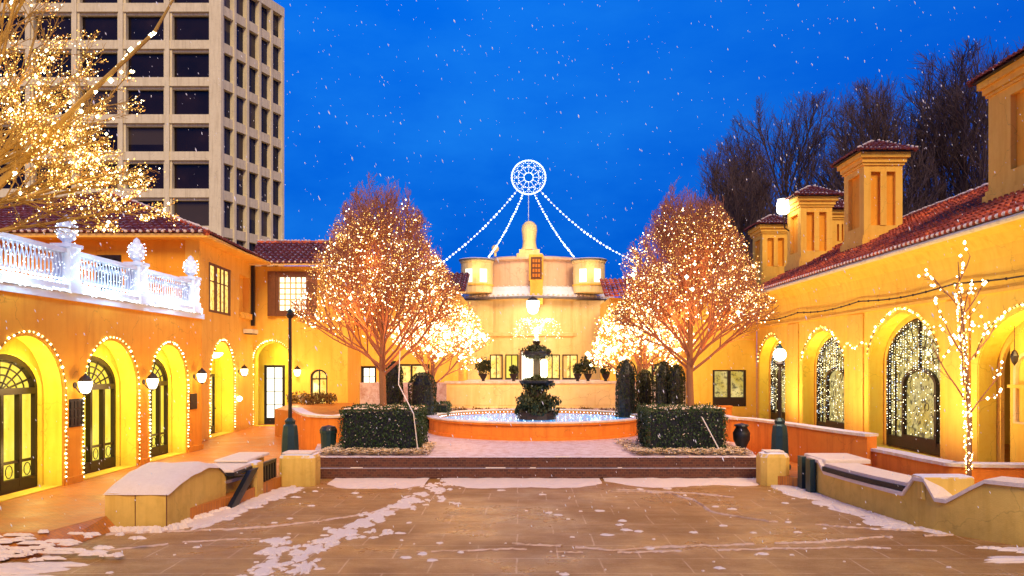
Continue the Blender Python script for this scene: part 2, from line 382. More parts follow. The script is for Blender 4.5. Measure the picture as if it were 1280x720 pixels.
def roof_slab(mb, A, B, Cc, D, t=.09):
    A, B, Cc, D = map(Vector, (A, B, Cc, D)); n = (B-A).cross(D-A).normalized()
    if n.z < 0: n = -n
    vs = [A, B, Cc, D]; vs = [p-n*.01 for p in vs]+[p-n*(t+.01) for p in vs]
    mb.add(vs, [(0,1,2,3),(7,6,5,4),(0,4,5,1),(1,5,6,2),(2,6,7,3),(3,7,4,0)])
def ridge_caps(mb, a, b, r=.13, seed=1):
    a = Vector(a); b = Vector(b); L = (b-a).length; k = max(1, int(L/.4)); d = (b-a)/k
    for i in range(k): mb.tube([a+d*i+Vector((0,0,.03)), a+d*(i+1.08)+Vector((0,0,.0))], r, 7, r*.8)
def snow_line(mb, a, b, r=.07, seed=2, gap=.25, lift=.08):
    rr = random.Random(seed); a = Vector(a); b = Vector(b); L = (b-a).length; k = max(2, int(L/.16))
    for i in range(k):
        if rr.random() < gap: continue
        p = a+(b-a)*(i/k)+Vector((0, 0, lift)); q = rr.uniform(.6, 1.2)*r
        mb.ball(p, q, 6, 4, .6)

def foliage(mb, gen, n, s):
    for i in range(n):
        p = Vector(gen()); a = R.uniform(0, 2*PI); t = R.uniform(-1.2, 1.2); u = Vector((math.cos(a), math.sin(a), 0)); v = Vector((-math.sin(a)*math.sin(t), math.cos(a)*math.sin(t), math.cos(t))); q = s*R.uniform(.6, 1.4)
        mb.add([p-u*q*.5, p+v*q, p+u*q*.5, p-v*q*.9], [(0,1,2,3)])
def sph(c, rx, ry, rz, hollow=.5):
    while True:
        p = Vector((R.uniform(-1, 1), R.uniform(-1, 1), R.uniform(-1, 1)))
        if hollow < p.length <= 1: 
            k = .8+.35*noise.noise(p*2.2+Vector(c)); return (c[0]+p.x*rx*k, c[1]+p.y*ry*k, c[2]+p.z*rz*k)
# ------------------------------------------------------------------ ground and paving
G0 = -.25
mb = MB(); S = 900
xs = [-S, -14, -12, 14, 16, S]
mb.add([(-S,-S,G0),(S,-S,G0),(S,S,G0),(-S,S,G0)], [(0,1,2,3)])
tag(mb.build('street', 'street'), kind='structure')
def slab(name, poly, z0, z1, mat):
    m = MB(); n = len(poly)
    m.add([(x, y, z1) for x, y in poly]+[(x, y, z0) for x, y in poly], [tuple(range(n))]+[(i+n, (i+1) % n+n, (i+1) % n, i) for i in range(n)])
    return tag(m.build(name, mat), kind='structure')
slab('sidewalk', [(-30, 13.2), (-7.9, 13.3), (-7.62, 14.82), (-6.55, 14.9), (-6.1, 17.0), (-5.95, 19.9), (-5.6, 21.45), (-6.2, 24), (-7.2, 42), (-30, 42)], G0-.3, 0, 'walk')
mb = MB(); mb.add([(-30,12.1,G0+.006),(-7.6,12.4,G0+.006),(-7.4,14.74,G0+.006),(-7.62,14.74,-.004),(-7.9,13.3,-.002),(-30,13.2,-.002)], [(0,1,4,5),(1,2,3,4)])
tag(mb.build('sidewalk_apron', 'walk'), kind='structure')
slab('terrace', [(6.1, 20.3), (6.9, 19.6), (7.15, 17.5), (7.5, 15), (8.5, 13.3), (12, 11), (30, 11), (30, 45), (8.5, 45), (6.45, 24), (6.4, 21.45)], G0-.3, .0, 'walk')
slab('plaza', [(-5.6, 21.5), (6.4, 21.5), (8.6, 36), (8.6, 60), (-8.6, 60), (-8.6, 36)], G0-.3, .3, 'plaza')
mb = MB()
for i in range(2):
    mb.box(-5.75, 6.45, 21.25+.12*i, 21.37+.12*i+(.0 if i < 1 else .03), G0-.2, G0+.275*(i+1)+.004*i)
st = tag(mb.build('steps', 'step'), kind='structure')
mb = MB()
for k in range(2):
    x = -5.75
    while x < 6.4:
        L = R.uniform(.15, .9)
        if R.random() < .22: mb.box(x, min(6.4, x+L*.6), 21.26+.12*k+R.uniform(0, .05), 21.36+.12*k, G0+.275*(k+1)+.006*k, G0+.275*(k+1)+.02+.006*k)
        x += L+R.uniform(.1, .8)
# snow in patches and ridges
def blob(mb, cx, cy, rx, ry, z, h=.03, ang=0., seed=0, n=22):
    vs = [(cx, cy, z+h)]; r0 = [.55+.75*noise.noise(Vector((math.cos(2*PI*i/n)*1.6+seed*3.1, math.sin(2*PI*i/n)*1.6, seed))) + .25+.18*R.random() for i in range(n)]
    ca, sa = math.cos(ang), math.sin(ang)
    for k, f, hh in ((1, .7, h), (2, 1., 0)):
        for i in range(n):
            t = 2*PI*i/n; x = rx*f*r0[i]*math.cos(t); y = ry*f*r0[i]*math.sin(t)
            vs.append((cx+x*ca-y*sa, cy+x*sa+y*ca, z+hh*(.7+.5*R.random()) if k == 1 else z-.004))
    fs = [(0, 1+i, 1+(i+1) % n) for i in range(n)]+[(1+i, 1+n+i, 1+n+(i+1) % n, 1+(i+1) % n) for i in range(n)]
    mb.add(vs, fs)
def gp(px, py, z=G0): Y = (2.8-z)/(py-455)*1000; return ((px-650)*Y/1000, Y)
trail = [(338,706,26,6),(345,688,25,7),(330,660,0,0),(395,686,22,9),(378,697,14,8),(380,708,10,10),(362,675,0,0),(430,667,34,7),(452,655,26,9),(340,690,20,5),(470,648,20,6),(478,640,22,6),(500,633,22,5),(515,625,17,5),(528,618,14,4),(481,666,9,4),(548,612,14,3.5),(552,622,7,2.5),(562,605,12,3),(540,607,11,2.5),(345,676,22,5),(400,676,14,3),(330,715,24,7),(384,712,11,9),(505,627,10,3),(415,674,14,4),(560,600,14,3)]
for i, (px, py, a, b) in enumerate(trail):
    if not a: continue
    x, y = gp(px, py); k = y/1000
    blob(mb, x, y, a*k*.66, b*k*y/3.05*.78, G0+.003, .02, R.uniform(-.1, .3), seed=i*1.7)
    for q in range(5): blob(mb, x+R.uniform(-.9, .9)*a*k, y+R.uniform(-.9, .9)*b*k*y/3.05, R.uniform(.1, .3)*a*k, R.uniform(.1, .35)*b*k*y/3.05, G0+.003, .014, R.uniform(-.5, .5), seed=i*1.1+q*5)
    for q in range(3):
        blob(mb, x+R.uniform(-1.3, 1.3)*a*k, y+R.uniform(-.5, .5)*y/15, .05+.05*R.random(), .06+.1*R.random(), G0+.003, .015, 0, seed=i+q*9.)
def ridge(mb, pts, w, h, seed, jitter=.35):
    P = []
    for a, b in zip(pts[:-1], pts[1:]):
        k = max(2, int((Vector(b)-Vector(a)).length/.06))
        for j in range(k): P.append(Vector(a)+(Vector(b)-Vector(a))*j/k+Vector((0, .10*noise.noise(Vector((a[0]+j*.11, seed*3.3, 0)))+.03*R.uniform(-1, 1))))
    vs = []; fs = []
    for i, p in enumerate(P):
        nn = noise.noise(Vector((p.x*.9, p.y*.9, seed))); ww = w*max(.02, .75+2.2*noise.noise(Vector((p.x*1.8, p.y*1.8, seed+5)))+.9*R.uniform(-1, 1))
        d = (P[min(i+1, len(P)-1)]-P[max(i-1, 0)]).normalized(); s = Vector((-d.y, d.x)); c = p+s*nn*jitter
        for o, hh in ((-ww, -.004), (-ww*.4, h*(.6+.6*R.random())), (ww*.4, h*(.6+.6*R.random())), (ww, -.004)):
            q = c+s*o; vs.append((q.x, q.y, G0+.002+hh))
        if i and noise.noise(Vector((p.x*1.1, p.y*1.1, seed+9))) > -.3:
            for k in range(3): fs.append((i*4-4+k, i*4-3+k, i*4+1+k, i*4+k))
    mb.add(vs, fs)
G2 = lambda *l: [gp(a, b) for a, b in l]
m_main = mb; mb = MB()
ridge(mb, G2((130,668),(250,664),(330,659),(400,652),(455,643),(500,637)), 0.031, .025, 1, .05)
ridge(mb, G2((520,691),(640,686),(700,689),(800,690),(920,688),(1060,684),(1200,690)), 0.025, .02, 2, .12)
ridge(mb, G2((640,680),(760,687),(860,684),(960,680),(1120,672),(1215,667)), 0.028, .025, 3, .12)
ridge(mb, G2((760,614),(830,616),(870,625),(890,640),(960,652),(1060,660),(1160,664),(1230,668)), 0.031, .025, 4, .1)
ridge(mb, G2((770,612),(860,617),(920,622)), 0.025, .02, 5, .1)
ridge(mb, G2((0,700),(120,690),(230,676),(330,674)), 0.031, .015, 6, .15)
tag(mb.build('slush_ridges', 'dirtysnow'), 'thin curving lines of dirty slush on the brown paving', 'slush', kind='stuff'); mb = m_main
# snow left lying along the foot of the steps
def strip(mb, x0, x1, ya, yb, z, seed, h=.03):
    n = int((x1-x0)/.12); vs = []; fs = []
    for i in range(n+1):
        x = x0+(x1-x0)*i/n; t = i/n; e = min(t, 1-t)*6; e = min(1, e)
        lo = ya+.5*noise.noise(Vector((x*.7, seed, 0)))+.16*noise.noise(Vector((x*4, seed, 3)))+(1-e)*.6
        hi = yb+.02*R.random()
        for k, y in enumerate((lo, lo+(hi-lo)*.25, lo+(hi-lo)*.7, hi)): vs.append((x, y, z+(-.004 if k == 0 else h*(.6+.6*noise.noise(Vector((x*3, y*3, 2)))))))
        if i:
            for k in range(3): fs.append((i*4-4+k, i*4+k, i*4+1+k, i*4-3+k))
    mb.add(vs, fs)
strip(mb, -4.9, -2.4, 19.6, 21.24, G0+.003, 4.); strip(mb, -1.9, 2.1, 19.75, 21.24, G0+.003, 9.3); strip(mb, 2.2, 6.3, 19.9, 21.24, G0+.003, 14.1)
for i in range(70):
    t = R.random()
    x, y = (-6.35+.55*t+R.uniform(.05, .4), 15.3+4.3*t)
    blob(mb, x, y, R.uniform(.1, .3), R.uniform(.2, .6), G0+.003, R.uniform(.015, .035), 0, seed=i*.37)
for i in range(110):
    t = R.random()
    x, y = (6.85-.0*t-R.uniform(-.45, .35)+.7*t, 19.8-5.2*t)
    blob(mb, x-.2, y, R.uniform(.1, .35), R.uniform(.15, .6), G0+.003, R.uniform(.015, .035), 0, seed=i*.77)
for i in range(60):
    x = R.uniform(-12, -6.8); y = 12.2-R.uniform(0, 1.0)**1.5*1.3
    blob(mb, x, y, R.uniform(.15, .6), R.uniform(.04, .16), G0+.003, .025, 0, seed=i*.57)
for i in range(60):
    t = R.random(); x, y = (-7.7+1.2*t, 14.62) if i % 2 else (-6.42+.25*t, 14.7+2.6*t)
    blob(mb, x+R.uniform(-.06, .06), y+R.uniform(-.08, .04), R.uniform(.05, .2), R.uniform(.04, .12), G0+.003, .07, 0, seed=i*.61)
for i in range(90):
    x = R.uniform(-12, -6.2); y = R.uniform(12.2, 13.3)
    blob(mb, x, y, R.uniform(.05, .3), R.uniform(.03, .1), G0+.01+.25*max(0, min(1, (y-12.15)/1.1)), .03, 0, seed=i*.41)
for i in range(50):
    x = R.uniform(7.6, 11); y = 13.3-R.uniform(.2, 1.6)-(x-8.4)*.3
    blob(mb, x, y, R.uniform(.15, .6), R.uniform(.04, .16), G0+.003, .025, 0, seed=i*.27)
for i in range(110):
    y = R.uniform(11.6, 20.4); x = R.uniform(-6, 7)
    k = R.random()**2; blob(mb, x, y, .02+.12*k, .02+.10*k, G0+.003, .012, 0, seed=i*.91, n=10)
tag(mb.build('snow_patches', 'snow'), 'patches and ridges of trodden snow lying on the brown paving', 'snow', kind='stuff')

# ------------------------------------------------------------------ LEFT BUILDING: arcade with balcony
LX = -10.5
frL = lambda u, v, w: (LX-w, u, v)            # u along +Y, w into the wall
def mkwall_parts(root, outer, bays, fr, t, mat, back=True):
    m = MB(); m.panel(outer, [arch(*b) for b in bays], t, fr, t/2); return m.build('wall', mat, root)
B1 = thing('arcade_building', (LX, 20, 0), 'low orange building with three tall arched doorways below the white balcony', 'building')
bays = [(13.55, 2.7, -.02, 2.08, 1.35), (17.05, 2.7, -.02, 2.08, 1.35), (20.6, 2.7, -.02, 2.08, 1.35), (23.95, 2.5, -.02, 2.13, 1.27)]
wl = mkwall_parts(B1, rect(6, 26.4, -.3, 4.4), bays, frL, .45, 'orange')
m = MB(); m.panel(rect(6, 26.2, -.3, 4.35), [arch(b[0], b[1]-.16, -.02, 2.2, .82) for b in bays], .12, frL, .452+.06); m.build('inner_wall', 'lemon', B1)
m = MB(); m.box(-20, LX-.46, 26.1, 26.4, -.3, 4.4); m.box(-24, LX-.02, 6, 26.38, 4.402, 4.45); m.build('wall', 'orange', B1)
m = MB(); m.box(LX-.45+.0, LX+.07, 6, 26.45, 4.28, 4.44); m.build('cornice', 'white', B1)
m = MB()
for b in bays:   # plinths on piers
    pass
for a, c in ((15.0, 15.6), (18.5, 19.15), (22.05, 22.6), (25.3, 26.4)):
    m.box(LX-.03, LX+.045, a-.02, c+.02 if c < 26 else 26.44, -.05, .16)
m.build('plinth', 'orange', B1)
def fan_door(root, c, w, fr, wall_w, sp=2.2, rise=.82, inm='inyel', nm='iron', mull=(-.5, .5), b0=.0):
    h = w/2; s = MB()
    s.panel(arch(c, w, b0, sp, rise), [[(x, y) for x, y in arch(c, w-.22, b0+.2, sp-.02, rise-.11)]], .1, fr, wall_w)
    f = lambda x0, x1, y0, y1, t=.07: s.box(x0, x1, -t/2, t/2, y0, y1, T=lambda a, b, cc: fr(a, cc, wall_w+b))
    f(c-h+.1, c+h-.1, sp-.07, sp+.07, .14)
    for q in mull: f(c+q*h-.045, c+q*h+.045, b0+.1, sp-.06, .12)
    f(c-.05, c+.05, b0+.1, sp-.06, .13)
    f(c-h+.1, c+h-.1, b0+.0, b0+.28, .11)
    f(c-h+.1, c+h-.1, b0+.62, b0+.68, .05)
    for k in range(1, 8):
        t = PI*k/8; a = (c, sp); e = (c+(h-.1)*math.cos(t), sp+(rise-.08)*math.sin(t))
        s.tube([fr(a[0], a[1], wall_w), fr(e[0], e[1], wall_w)], .025, 4)
    for q in (.28, .5, .72, .9):
        s.tube([fr(c+(h-.1)*q*math.cos(PI*k/14), sp+(rise-.08)*q*math.sin(PI*k/14), wall_w) for k in range(15)], .02, 4)
    for q in (-.75, -.25, .25, .75):     # scrollwork near the foot
        s.tube([fr(c+q*h+.12*math.cos(k*.7), b0+.45+.14*math.sin(k*.7), wall_w) for k in range(10)], .012, 4)
    d = s.build('door', nm, root)
    g = MB(); g.panel(arch(c, w-.1, b0+.02, sp, rise-.05), [], .02, fr, wall_w+.08); g.build('pane', inm, d)
    return d
for b in bays: fan_door(B1, b[0], b[1]-.12, frL, .60)
m = MB()
for b in bays: m.panel(arch(b[0], b[1]-.01, 0., b[3], b[4]-.005), [arch(b[0], b[1]-.06, .02, b[3], b[4]-.03)], .42, frL, .228)
m.build('reveal', 'lemon', B1)
# slatted vent and wall plate on the piers
m = MB()
for i in range(3):
    for j in range(4): m.box(LX-.01, LX+.03, 18.66+.15*j, 18.78+.15*j, 1.36+.2*i, 1.52+.2*i)
m.box(LX-.01, LX+.015, 18.62, 19.24, 1.32, 1.98); m.build('vent', 'black', B1)
m = MB(); m.box(LX-.01, LX+.03, 25.45, 25.95, 1.35, 1.85); m.build('wall_plate', 'iron', B1)

# balustrade of the balcony (part of the building it stands on)
m = MB(); m.box(LX-.22, LX+.14, 6, 26.15, 4.45, 4.62); m.box(LX-.16, LX+.08, 6, 26.1, 5.36, 5.46)
bal = m.build('balustrade', 'white', B1)
m = MB(); y = 6.2
while y < 26:
    if min(abs(y-q) for q in (9.5, 14.2, 18.6, 22.0, 25.6)) > .24:
        for sgn in (-1, 1):
            m.tube([(LX-.04+.02*sgn, y+sgn*.11*math.sin(PI*k/5), 4.62+.74*k/5) for k in range(6)], .018, 4, cap=False)
    y += .15
m.build('baluster', 'white', bal)
m = MB(); y = 6.1
while y < 26:
    for z in (4.66, 4.74): m.octa((LX+.06+R.uniform(0, .04), y+R.uniform(-.03, .03), z), .032)
    for q in range(3): m.octa((LX+.05, y+R.uniform(-.04, .04), R.uniform(4.75, 5.4)), .013)
    if R.random() < .25: m.octa((LX+.05, y, R.uniform(5.05, 5.4)), .017)
    m.octa((LX+.16, y, 4.47+R.uniform(-.03, .03)), .028)
    y += .085
tag(m.build('net_lights', 'bulb_cool'), 'cool white net lights glowing along the balcony balustrade', 'string lights', kind='stuff')
for q in (14.2, 18.6, 22.0, 25.6):
    m = MB(); m.box(LX-.24, LX+.16, q-.2, q+.2, 4.45, 5.5); m.box(LX-.29, LX+.21, q-.25, q+.25, 5.5, 5.58)
    m.box(LX-.28, LX+.2, q-.24, q+.24, 4.44, 4.68)
    p = m.build('post', 'white', bal)
    m = MB(); cz = 5.58
    m.lathe([(.10, 0), (.09, .06), (.17, .12), (.21, .26), (.2, .4), (.14, .52), (.1, .56), (.09, .62), (.05, .66), (.001, .70)], (LX-.04, q, cz), 8)
    m.build('finial', 'white', p)
    m = MB()
    for k in range(30):
        a = k*2.4; z = .12+.42*(k/30); r = .23 if .2 < z < .45 else .19
        m.octa((LX-.04+r*math.cos(a), q+r*math.sin(a), cz+z), .024)
    for k in range(14): m.octa((LX+.18, q-.17+.34*(k % 4)/3, 4.75+.065*k), .02)
    tag(m.build('finial_lights', 'bulb_cool'), {14.2: 'cool lights on the balcony post nearest the camera', 18.6: 'cool lights round the large balcony finial at left, in front of the dark roof', 22.0: 'cool lights round the middle balcony finial', 25.6: 'cool lights round the balcony finial at the far end of the balustrade'}[q], 'string lights', 'light clusters on the balcony posts')
    plamp((LX+.55, q+.5, 4.95), 26, (.45, .72, 1), .1, 'balcony_light')
for q in (16.5, 20.3, 23.8): plamp((LX+.5, q, 4.75), 24, (.45, .72, 1), .1, 'balcony_light')

# ---- string lights round arches
def bulbs_on(pts, spacing, r, mats=('rope',), jit=.0, wire=True, rr=None):
    m = MB(); P = [Vector(p) for p in pts]
    for a, b in zip(P[:-1], P[1:]):
        L = (b-a).length; k = max(1, int(L/spacing))
        for j in range(k):
            p = a+(b-a)*j/k+Vector((R.uniform(-jit, jit), R.uniform(-jit, jit), R.uniform(-jit, jit))); m.cur = R.randrange(len(mats)); m.octa(p, r*R.uniform(.7, 1.3))
    return m, P
def lightstring(name, pts, spacing, r, mats, label, group, jit=.01, wmat='wire', wr=.008):
    root = thing(name, pts[0], label, 'string lights', group)
    m, P = bulbs_on(pts, spacing, r, mats, jit); tag(m.build('bulbs', list(mats), root), kind='stuff')
    w = MB(); w.tube(P, wr, 4); w.build('cable', wmat, root); return root
def arch_line(c, w, b, sp, rise, fr, ww, out=.06, n=26):
    h = w/2+out
    return [fr(c-h, b, ww)]+[fr(c-h*math.cos(PI*i/n), sp+(rise+out)*math.sin(PI*i/n), ww) for i in range(n+1)]+[fr(c+h, b, ww)]
names = ['warm light string round the arch partly cut off at the left edge of the photo', 'warm light string round the nearest wholly visible dark door arch at left', 'warm light string round the second orange arch under the balcony', 'warm light string round the third orange arch under the far end of the balcony']
for i, b in enumerate(bays):
    if i == 0: continue
    lightstring('arch_light_string', arch_line(b[0], b[1], .1, b[3], b[4], frL, -.03), .1, .03, ('rope', 'bulb_hot'), ['', 'warm light string round the leftmost arch under the balcony', 'warm light string round the middle of three arches under the balcony', 'warm light string round the arch under the far end of the balcony'][i], 'light strings round the left arches')

# ---- wall lanterns
def lantern_proto(loc, d, label, group='wall lanterns'):
    """d: outward unit vector"""
    root = thing('wall_lantern', loc, label, 'wall lantern', group); p = Vector(loc); d = Vector(d); q = p+d*.26
    m = MB(); m.tube([p-d*.02, p+d*.03], .07, 8); m.tube([p+Vector((0,0,-.02)), p+d*.12+Vector((0,0,-.16)), q+Vector((0,0,-.2))], .018, 5); m.build('bracket', 'iron', root)
    m = MB(); m.lathe([(.05, -.2), (.1, -.16), (.15, .0), (.155, .08), (.1, .13), (.02, .2)], q, 10); m.build('shade', 'lampglass', root, True)
    m = MB(); m.lathe([(.17, .09), (.12, .17), (.03, .25), (.001, .3)], q, 8); m.lathe([(.001, -.25), (.06, -.22), (.06, -.18)], q, 8)
    for k in range(6): m.tube([q+Vector((.06*math.cos(k*PI/3), .06*math.sin(k*PI/3), -.2)), q+Vector((.165*math.cos(k*PI/3), .165*math.sin(k*PI/3), .08))], .007, 3)
    m.build('cage', 'iron', root)
    plamp(q+d*.22, 40, (1, .7, .32), .15); return root
lantern_proto((LX, 18.85, 2.3), (1,0,0), 'glowing wall lantern on the pier between the leftmost and middle balcony arches')
lantern_proto((LX, 22.3, 2.3), (1,0,0), 'glowing wall lantern on the pier between the middle and far balcony arches')
lantern_proto((LX, 25.75, 2.4), (1,0,0), 'glowing wall lantern on the last pier under the end of the balcony')
for b in bays[1:]:
    plamp((LX-.22, b[0]+.3, 2.5), 60, (1, .84, .3), .12, 'arch_light')
    plamp((LX-.2, b[0]+.5, .8), 22, (1, .75, .25), .3, 'arch_light')

# ------------------------------------------------------------------ LEFT two-storey block
P0 = Vector((-11.5, 28.7)); P1 = Vector((-12.0, 36.0)); D2 = (P1-P0).normalized(); L2 = (P1-P0).length
frS = lambda u, v, w: (P0.x+D2.x*u-D2.y*w, P0.y+D2.y*u+D2.x*w, v)      # w into the wall (towards -X)
B2 = thing('corner_building', (-11.5, 28.7, 0), 'two storey orange building with a hipped red tile roof behind the balcony', 'building')
bA = (2.75, 3.1, -.02, 2.25, 1.45)
m = MB(); m.panel(rect(0, L2, -.3, 7.35), [arch(*bA), rect(1.05, 3.75, 4.75, 6.6), rect(5.1, 6.7, 5.0, 6.6)], .5, frS, .25); m.build('wall', 'amber', B2)
m = MB(); m.panel(rect(-26, -11.53, -.3, 7.35), [rect(-15.15, -14.3, 4.7, 6.7)], .4, lambda u, v, w: (u, 28.7+w, v), .2); m.build('wall', 'orange', B2)
# window pair with shutters on the side wall
m = MB()
T = lambda a, b, c: frS(a, c, b)
for x0, x1 in ((1.05, 1.15), (1.72, 2.0), (2.42, 2.5), (2.9, 3.0), (3.5, 3.75)): m.box(x0, x1, -.02, .02, 4.75, 6.6, T)
for z0, z1 in ((4.75, 4.84), (6.5, 6.6), (5.9, 5.94)):
    for x0, x1 in ((1.151, 1.719), (2.001, 2.419), (2.501, 2.899), (3.001, 3.499)): m.box(x0, x1, -.01, .02, z0, z1, T)
w = m.build('window', 'brownframe', B2)
m = MB(); m.panel(rect(1.06, 3.74, 4.76, 6.59), [], .02, frS, .035); m.build('pane', 'inwarm', w)
m = MB(); m.panel(rect(5.1, 6.7, 5.0, 6.6), [], .02, frS, .3); m.box(5.05, 6.75, -.1, -.02, 4.75, 5.0, T); w2 = m.build('balcony_niche', 'amber', B2)
m = MB(); m.box(6.85, 7.05, -.16, -.02, 4.5, 7.3, T); m.build('downspout', 'black', B2)
m = MB(); m.box(-15.15, -15.05, 28.62, 28.8, 4.7, 6.7); m.box(-14.4, -14.3, 28.62, 28.8, 4.7, 6.7); m.box(-15.05, -14.4, 28.62, 28.8, 6.58, 6.7); m.box(-14.77, -14.69, 28.64, 28.78, 4.7, 6.58)
w = m.build('window', 'iron', B2)
m = MB(); m.box(-15.1, -14.35, 28.82, 28.84, 4.7, 6.65); m.build('pane', 'glassblue', w)
# arch niche with set-back door
m = MB(); m.panel(rect(.6, 5.2, -.1, 4.1), [], .06, frS, .80); m.panel(rect(4.31, 4.37, -.1, 4.1), [], .26, frS, .64); m.panel(rect(1.13, 1.19, -.1, 4.1), [], .26, frS, .64); m.panel(rect(1.2, 4.3, 3.75, 3.8), [], .26, frS, .64); m.panel(arch(2.75, 3.09, 0., 2.25, 1.445), [arch(2.75, 3.03, .02, 2.25, 1.41)], .46, frS, .25); m.build('inner_wall', 'lemon', B2)
def glazed_door(root, fr, x0, x1, z0, z1, w, inm='inwarm', nm='black'):
    m = MB(); T = lambda a, b, c: fr(a, c, w+b); e = .11
    m.box(x0, x0+e, -.04, .04, z0, z1, T); m.box(x1-e, x1, -.04, .04, z0, z1, T); m.box(x0+e, x1-e, -.04, .04, z1-e, z1, T); m.box(x0+e, x1-e, -.04, .04, z0, z0+.3, T)
    for k in range(1, 4): m.box(x0+e, x1-e, -.02, .02, z0+.3+(z1-z0-.3)*k/4-.015, z0+.3+(z1-z0-.3)*k/4+.015, T)
    m.box((x0+x1)/2-.015, (x0+x1)/2+.015, -.022, .022, z0+.3, z1-e, T)
    d = m.build('door', nm, root)
    m = MB(); m.box(x0+.02, x1-.02, .045, .055, z0, z1-.02, T); m.build('pane', inm, d)
    m = MB(); m.ball(Vector(fr(x1-.06, z0+1.0, w-.07)), .035, 6, 4); m.build('handle', 'rope' if False else 'iron', d); return d
glazed_door(B2, frS, 2.75, 3.95, .0, 2.4, .70)
plamp(frS(3.2, 2.9, .25), 50, (1, .82, .28), .15, 'arch_light')
plamp(frS(3.6, 1.2, .2), 22, (1, .8, .25), .2, 'arch_light')
# roofs
ez = 7.4
A = (-25.3, 28.1, ez); Bq = (-11.0, 28.1, ez); E = (-11.4, 35.7, ez); AP = (-18.2, 35.2, 10.3); AP2 = (-18.2, 46, 10.3)
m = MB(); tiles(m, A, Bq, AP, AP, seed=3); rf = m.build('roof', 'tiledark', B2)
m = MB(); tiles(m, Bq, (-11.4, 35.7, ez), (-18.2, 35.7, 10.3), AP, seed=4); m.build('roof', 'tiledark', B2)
m = MB(); roof_slab(m, A, Bq, AP, (-18.25, 35.2, 10.3)); roof_slab(m, Bq, E, (-18.2, 35.7, 10.3), AP); m.build('eave_board', 'cream', B2)
m = MB(); ridge_caps(m, Bq, AP); m.build('ridge_tiles', 'tile', rf)
m = MB(); snow_line(m, Bq, AP, .08, 3, .15, .14); snow_line(m, (-20, 28.0, ez), (-11, 28.0, ez), .05, 5, .35, .1); snow_line(m, Bq, E, .05, 7, .3, .12); 
x = -25.
while x < -11.1: m.ball((x, 28.03, ez+.06), .07, 6, 4, .8); x += .26
tag(m.build('roof_snow', 'snow', rf), kind='stuff')
m = MB(); m.box(-25.5, -10.95, 28.0, 28.7, ez-.16, ez-.10); m.box(-12.1, -11.02, 28.7, 35.8, ez-.165, ez-.105); m.build('soffit', 'amber', B2)

# wing 3, facing the street
B3 = thing('gable_wing', (-12, 36, 0), 'orange wing facing the plaza with a brown framed lattice window upstairs', 'building')
frF = lambda Y: (lambda u, v, w: (u, Y+w, v))
f3 = frF(36.0); bB = (-11.15, 1.6, -.02, 3.0, .8)
m = MB(); m.panel(rect(-12.05, -7.75, -.3, 7.2), [arch(*bB), arch(-9.05, .78, .85, 2.2, .36), rect(-10.85, -9.5, 5.2, 6.7)], .45, f3, .225); m.build('wall', 'amber', B3)
m = MB(); m.box(-8.2, -7.75, 36.45, 45, -.3, 7.2); m.build('wall', 'amber', B3)
m = MB(); m.box(-12.4, -9.9, 37.35, 37.4, -.1, 4.2); m.box(-10.36, -10.3, 36.45, 37.35, -.1, 4.2); m.panel(arch(-11.15, 1.59, 0., 3.0, .795), [arch(-11.15, 1.53, .02, 3.0, .76)], .42, f3, .225); m.build('inner_wall', 'lemon', B3)
glazed_door(B3, f3, -11.9, -10.95, .0, 2.75, 1.25, 'inwhite')
m = MB(); m.panel(rect(-11.1, -9.25, 4.95, 6.95), [rect(-10.82, -9.6, 5.2, 6.7)], .14, f3, -.06)
m.box(-11.3, -10.95, 35.8, 35.92, 4.95, 6.95); m.box(-9.42, -9.12, 35.8, 35.92, 4.95, 6.95)
w = m.build('window', 'brownframe', B3)
m = MB()
for k in range(1, 5): m.box(-10.82+1.22*k/5-.03, -10.82+1.22*k/5+.03, 36.0, 36.03, 5.2, 6.7)
for k in range(1, 6): m.box(-10.82, -9.6, 36.032, 36.06, 5.2+1.5*k/6-.03, 5.2+1.5*k/6+.03)
m.build('lattice', 'cream', w)
m = MB(); m.box(-10.82, -9.6, 36.08, 36.1, 5.2, 6.7); m.build('pane', 'inwhite', w)
fan = MB(); fan.panel(arch(-9.05, .78, .85, 2.2, .36), [arch(-9.05, .62, .93, 2.2, .28)], .1, f3, .12); fan.box(-9.08, -9.02, 36.1, 36.14, .9, 2.5); fan.box(-9.36, -8.74, 36.1, 36.14, 2.1, 2.16)
w = fan.build('window', 'iron', B3); m = MB(); m.panel(arch(-9.05, .7, .9, 2.2, .3), [], .02, f3, .18); m.build('pane', 'inwarm', w)
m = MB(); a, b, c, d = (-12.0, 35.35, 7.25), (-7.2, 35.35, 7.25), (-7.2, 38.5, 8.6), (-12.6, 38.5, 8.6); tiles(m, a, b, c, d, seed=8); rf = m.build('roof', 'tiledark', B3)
m = MB(); roof_slab(m, a, b, c, d); m.box(-7.75, -7.2, 35.4, 44, 7.0, 7.1); m.build('eave_board', 'cream', B3)
m = MB(); ridge_caps(m, d, c); m.build('ridge_tiles', 'tile', rf)
m = MB(); snow_line(m, d, c, .09, 9, .1, .14)
x = -12.
while x < -7.3: m.ball((x, 35.3, 7.32), .06, 6, 4, .8); x += .26
tag(m.build('roof_snow', 'snow', rf), kind='stuff')
plamp((-10.9, 36.8, 3.2), 35, (1, .85, .35), .15, 'arch_light')
lightstring('arch_light_string', arch_line(bA[0], bA[1], .1, bA[3], bA[4], frS, -.03), .11, .03, ('rope', 'bulb_hot'), 'warm light string round the broad arch just past the balcony', 'light strings round the left arches')
lightstring('arch_light_string', arch_line(bB[0], bB[1], .1, bB[3], bB[4], f3, -.03), .11, .03, ('rope', 'bulb_hot'), 'warm light string round the last left arch, beside the tall lamp post', 'light strings round the left arches')
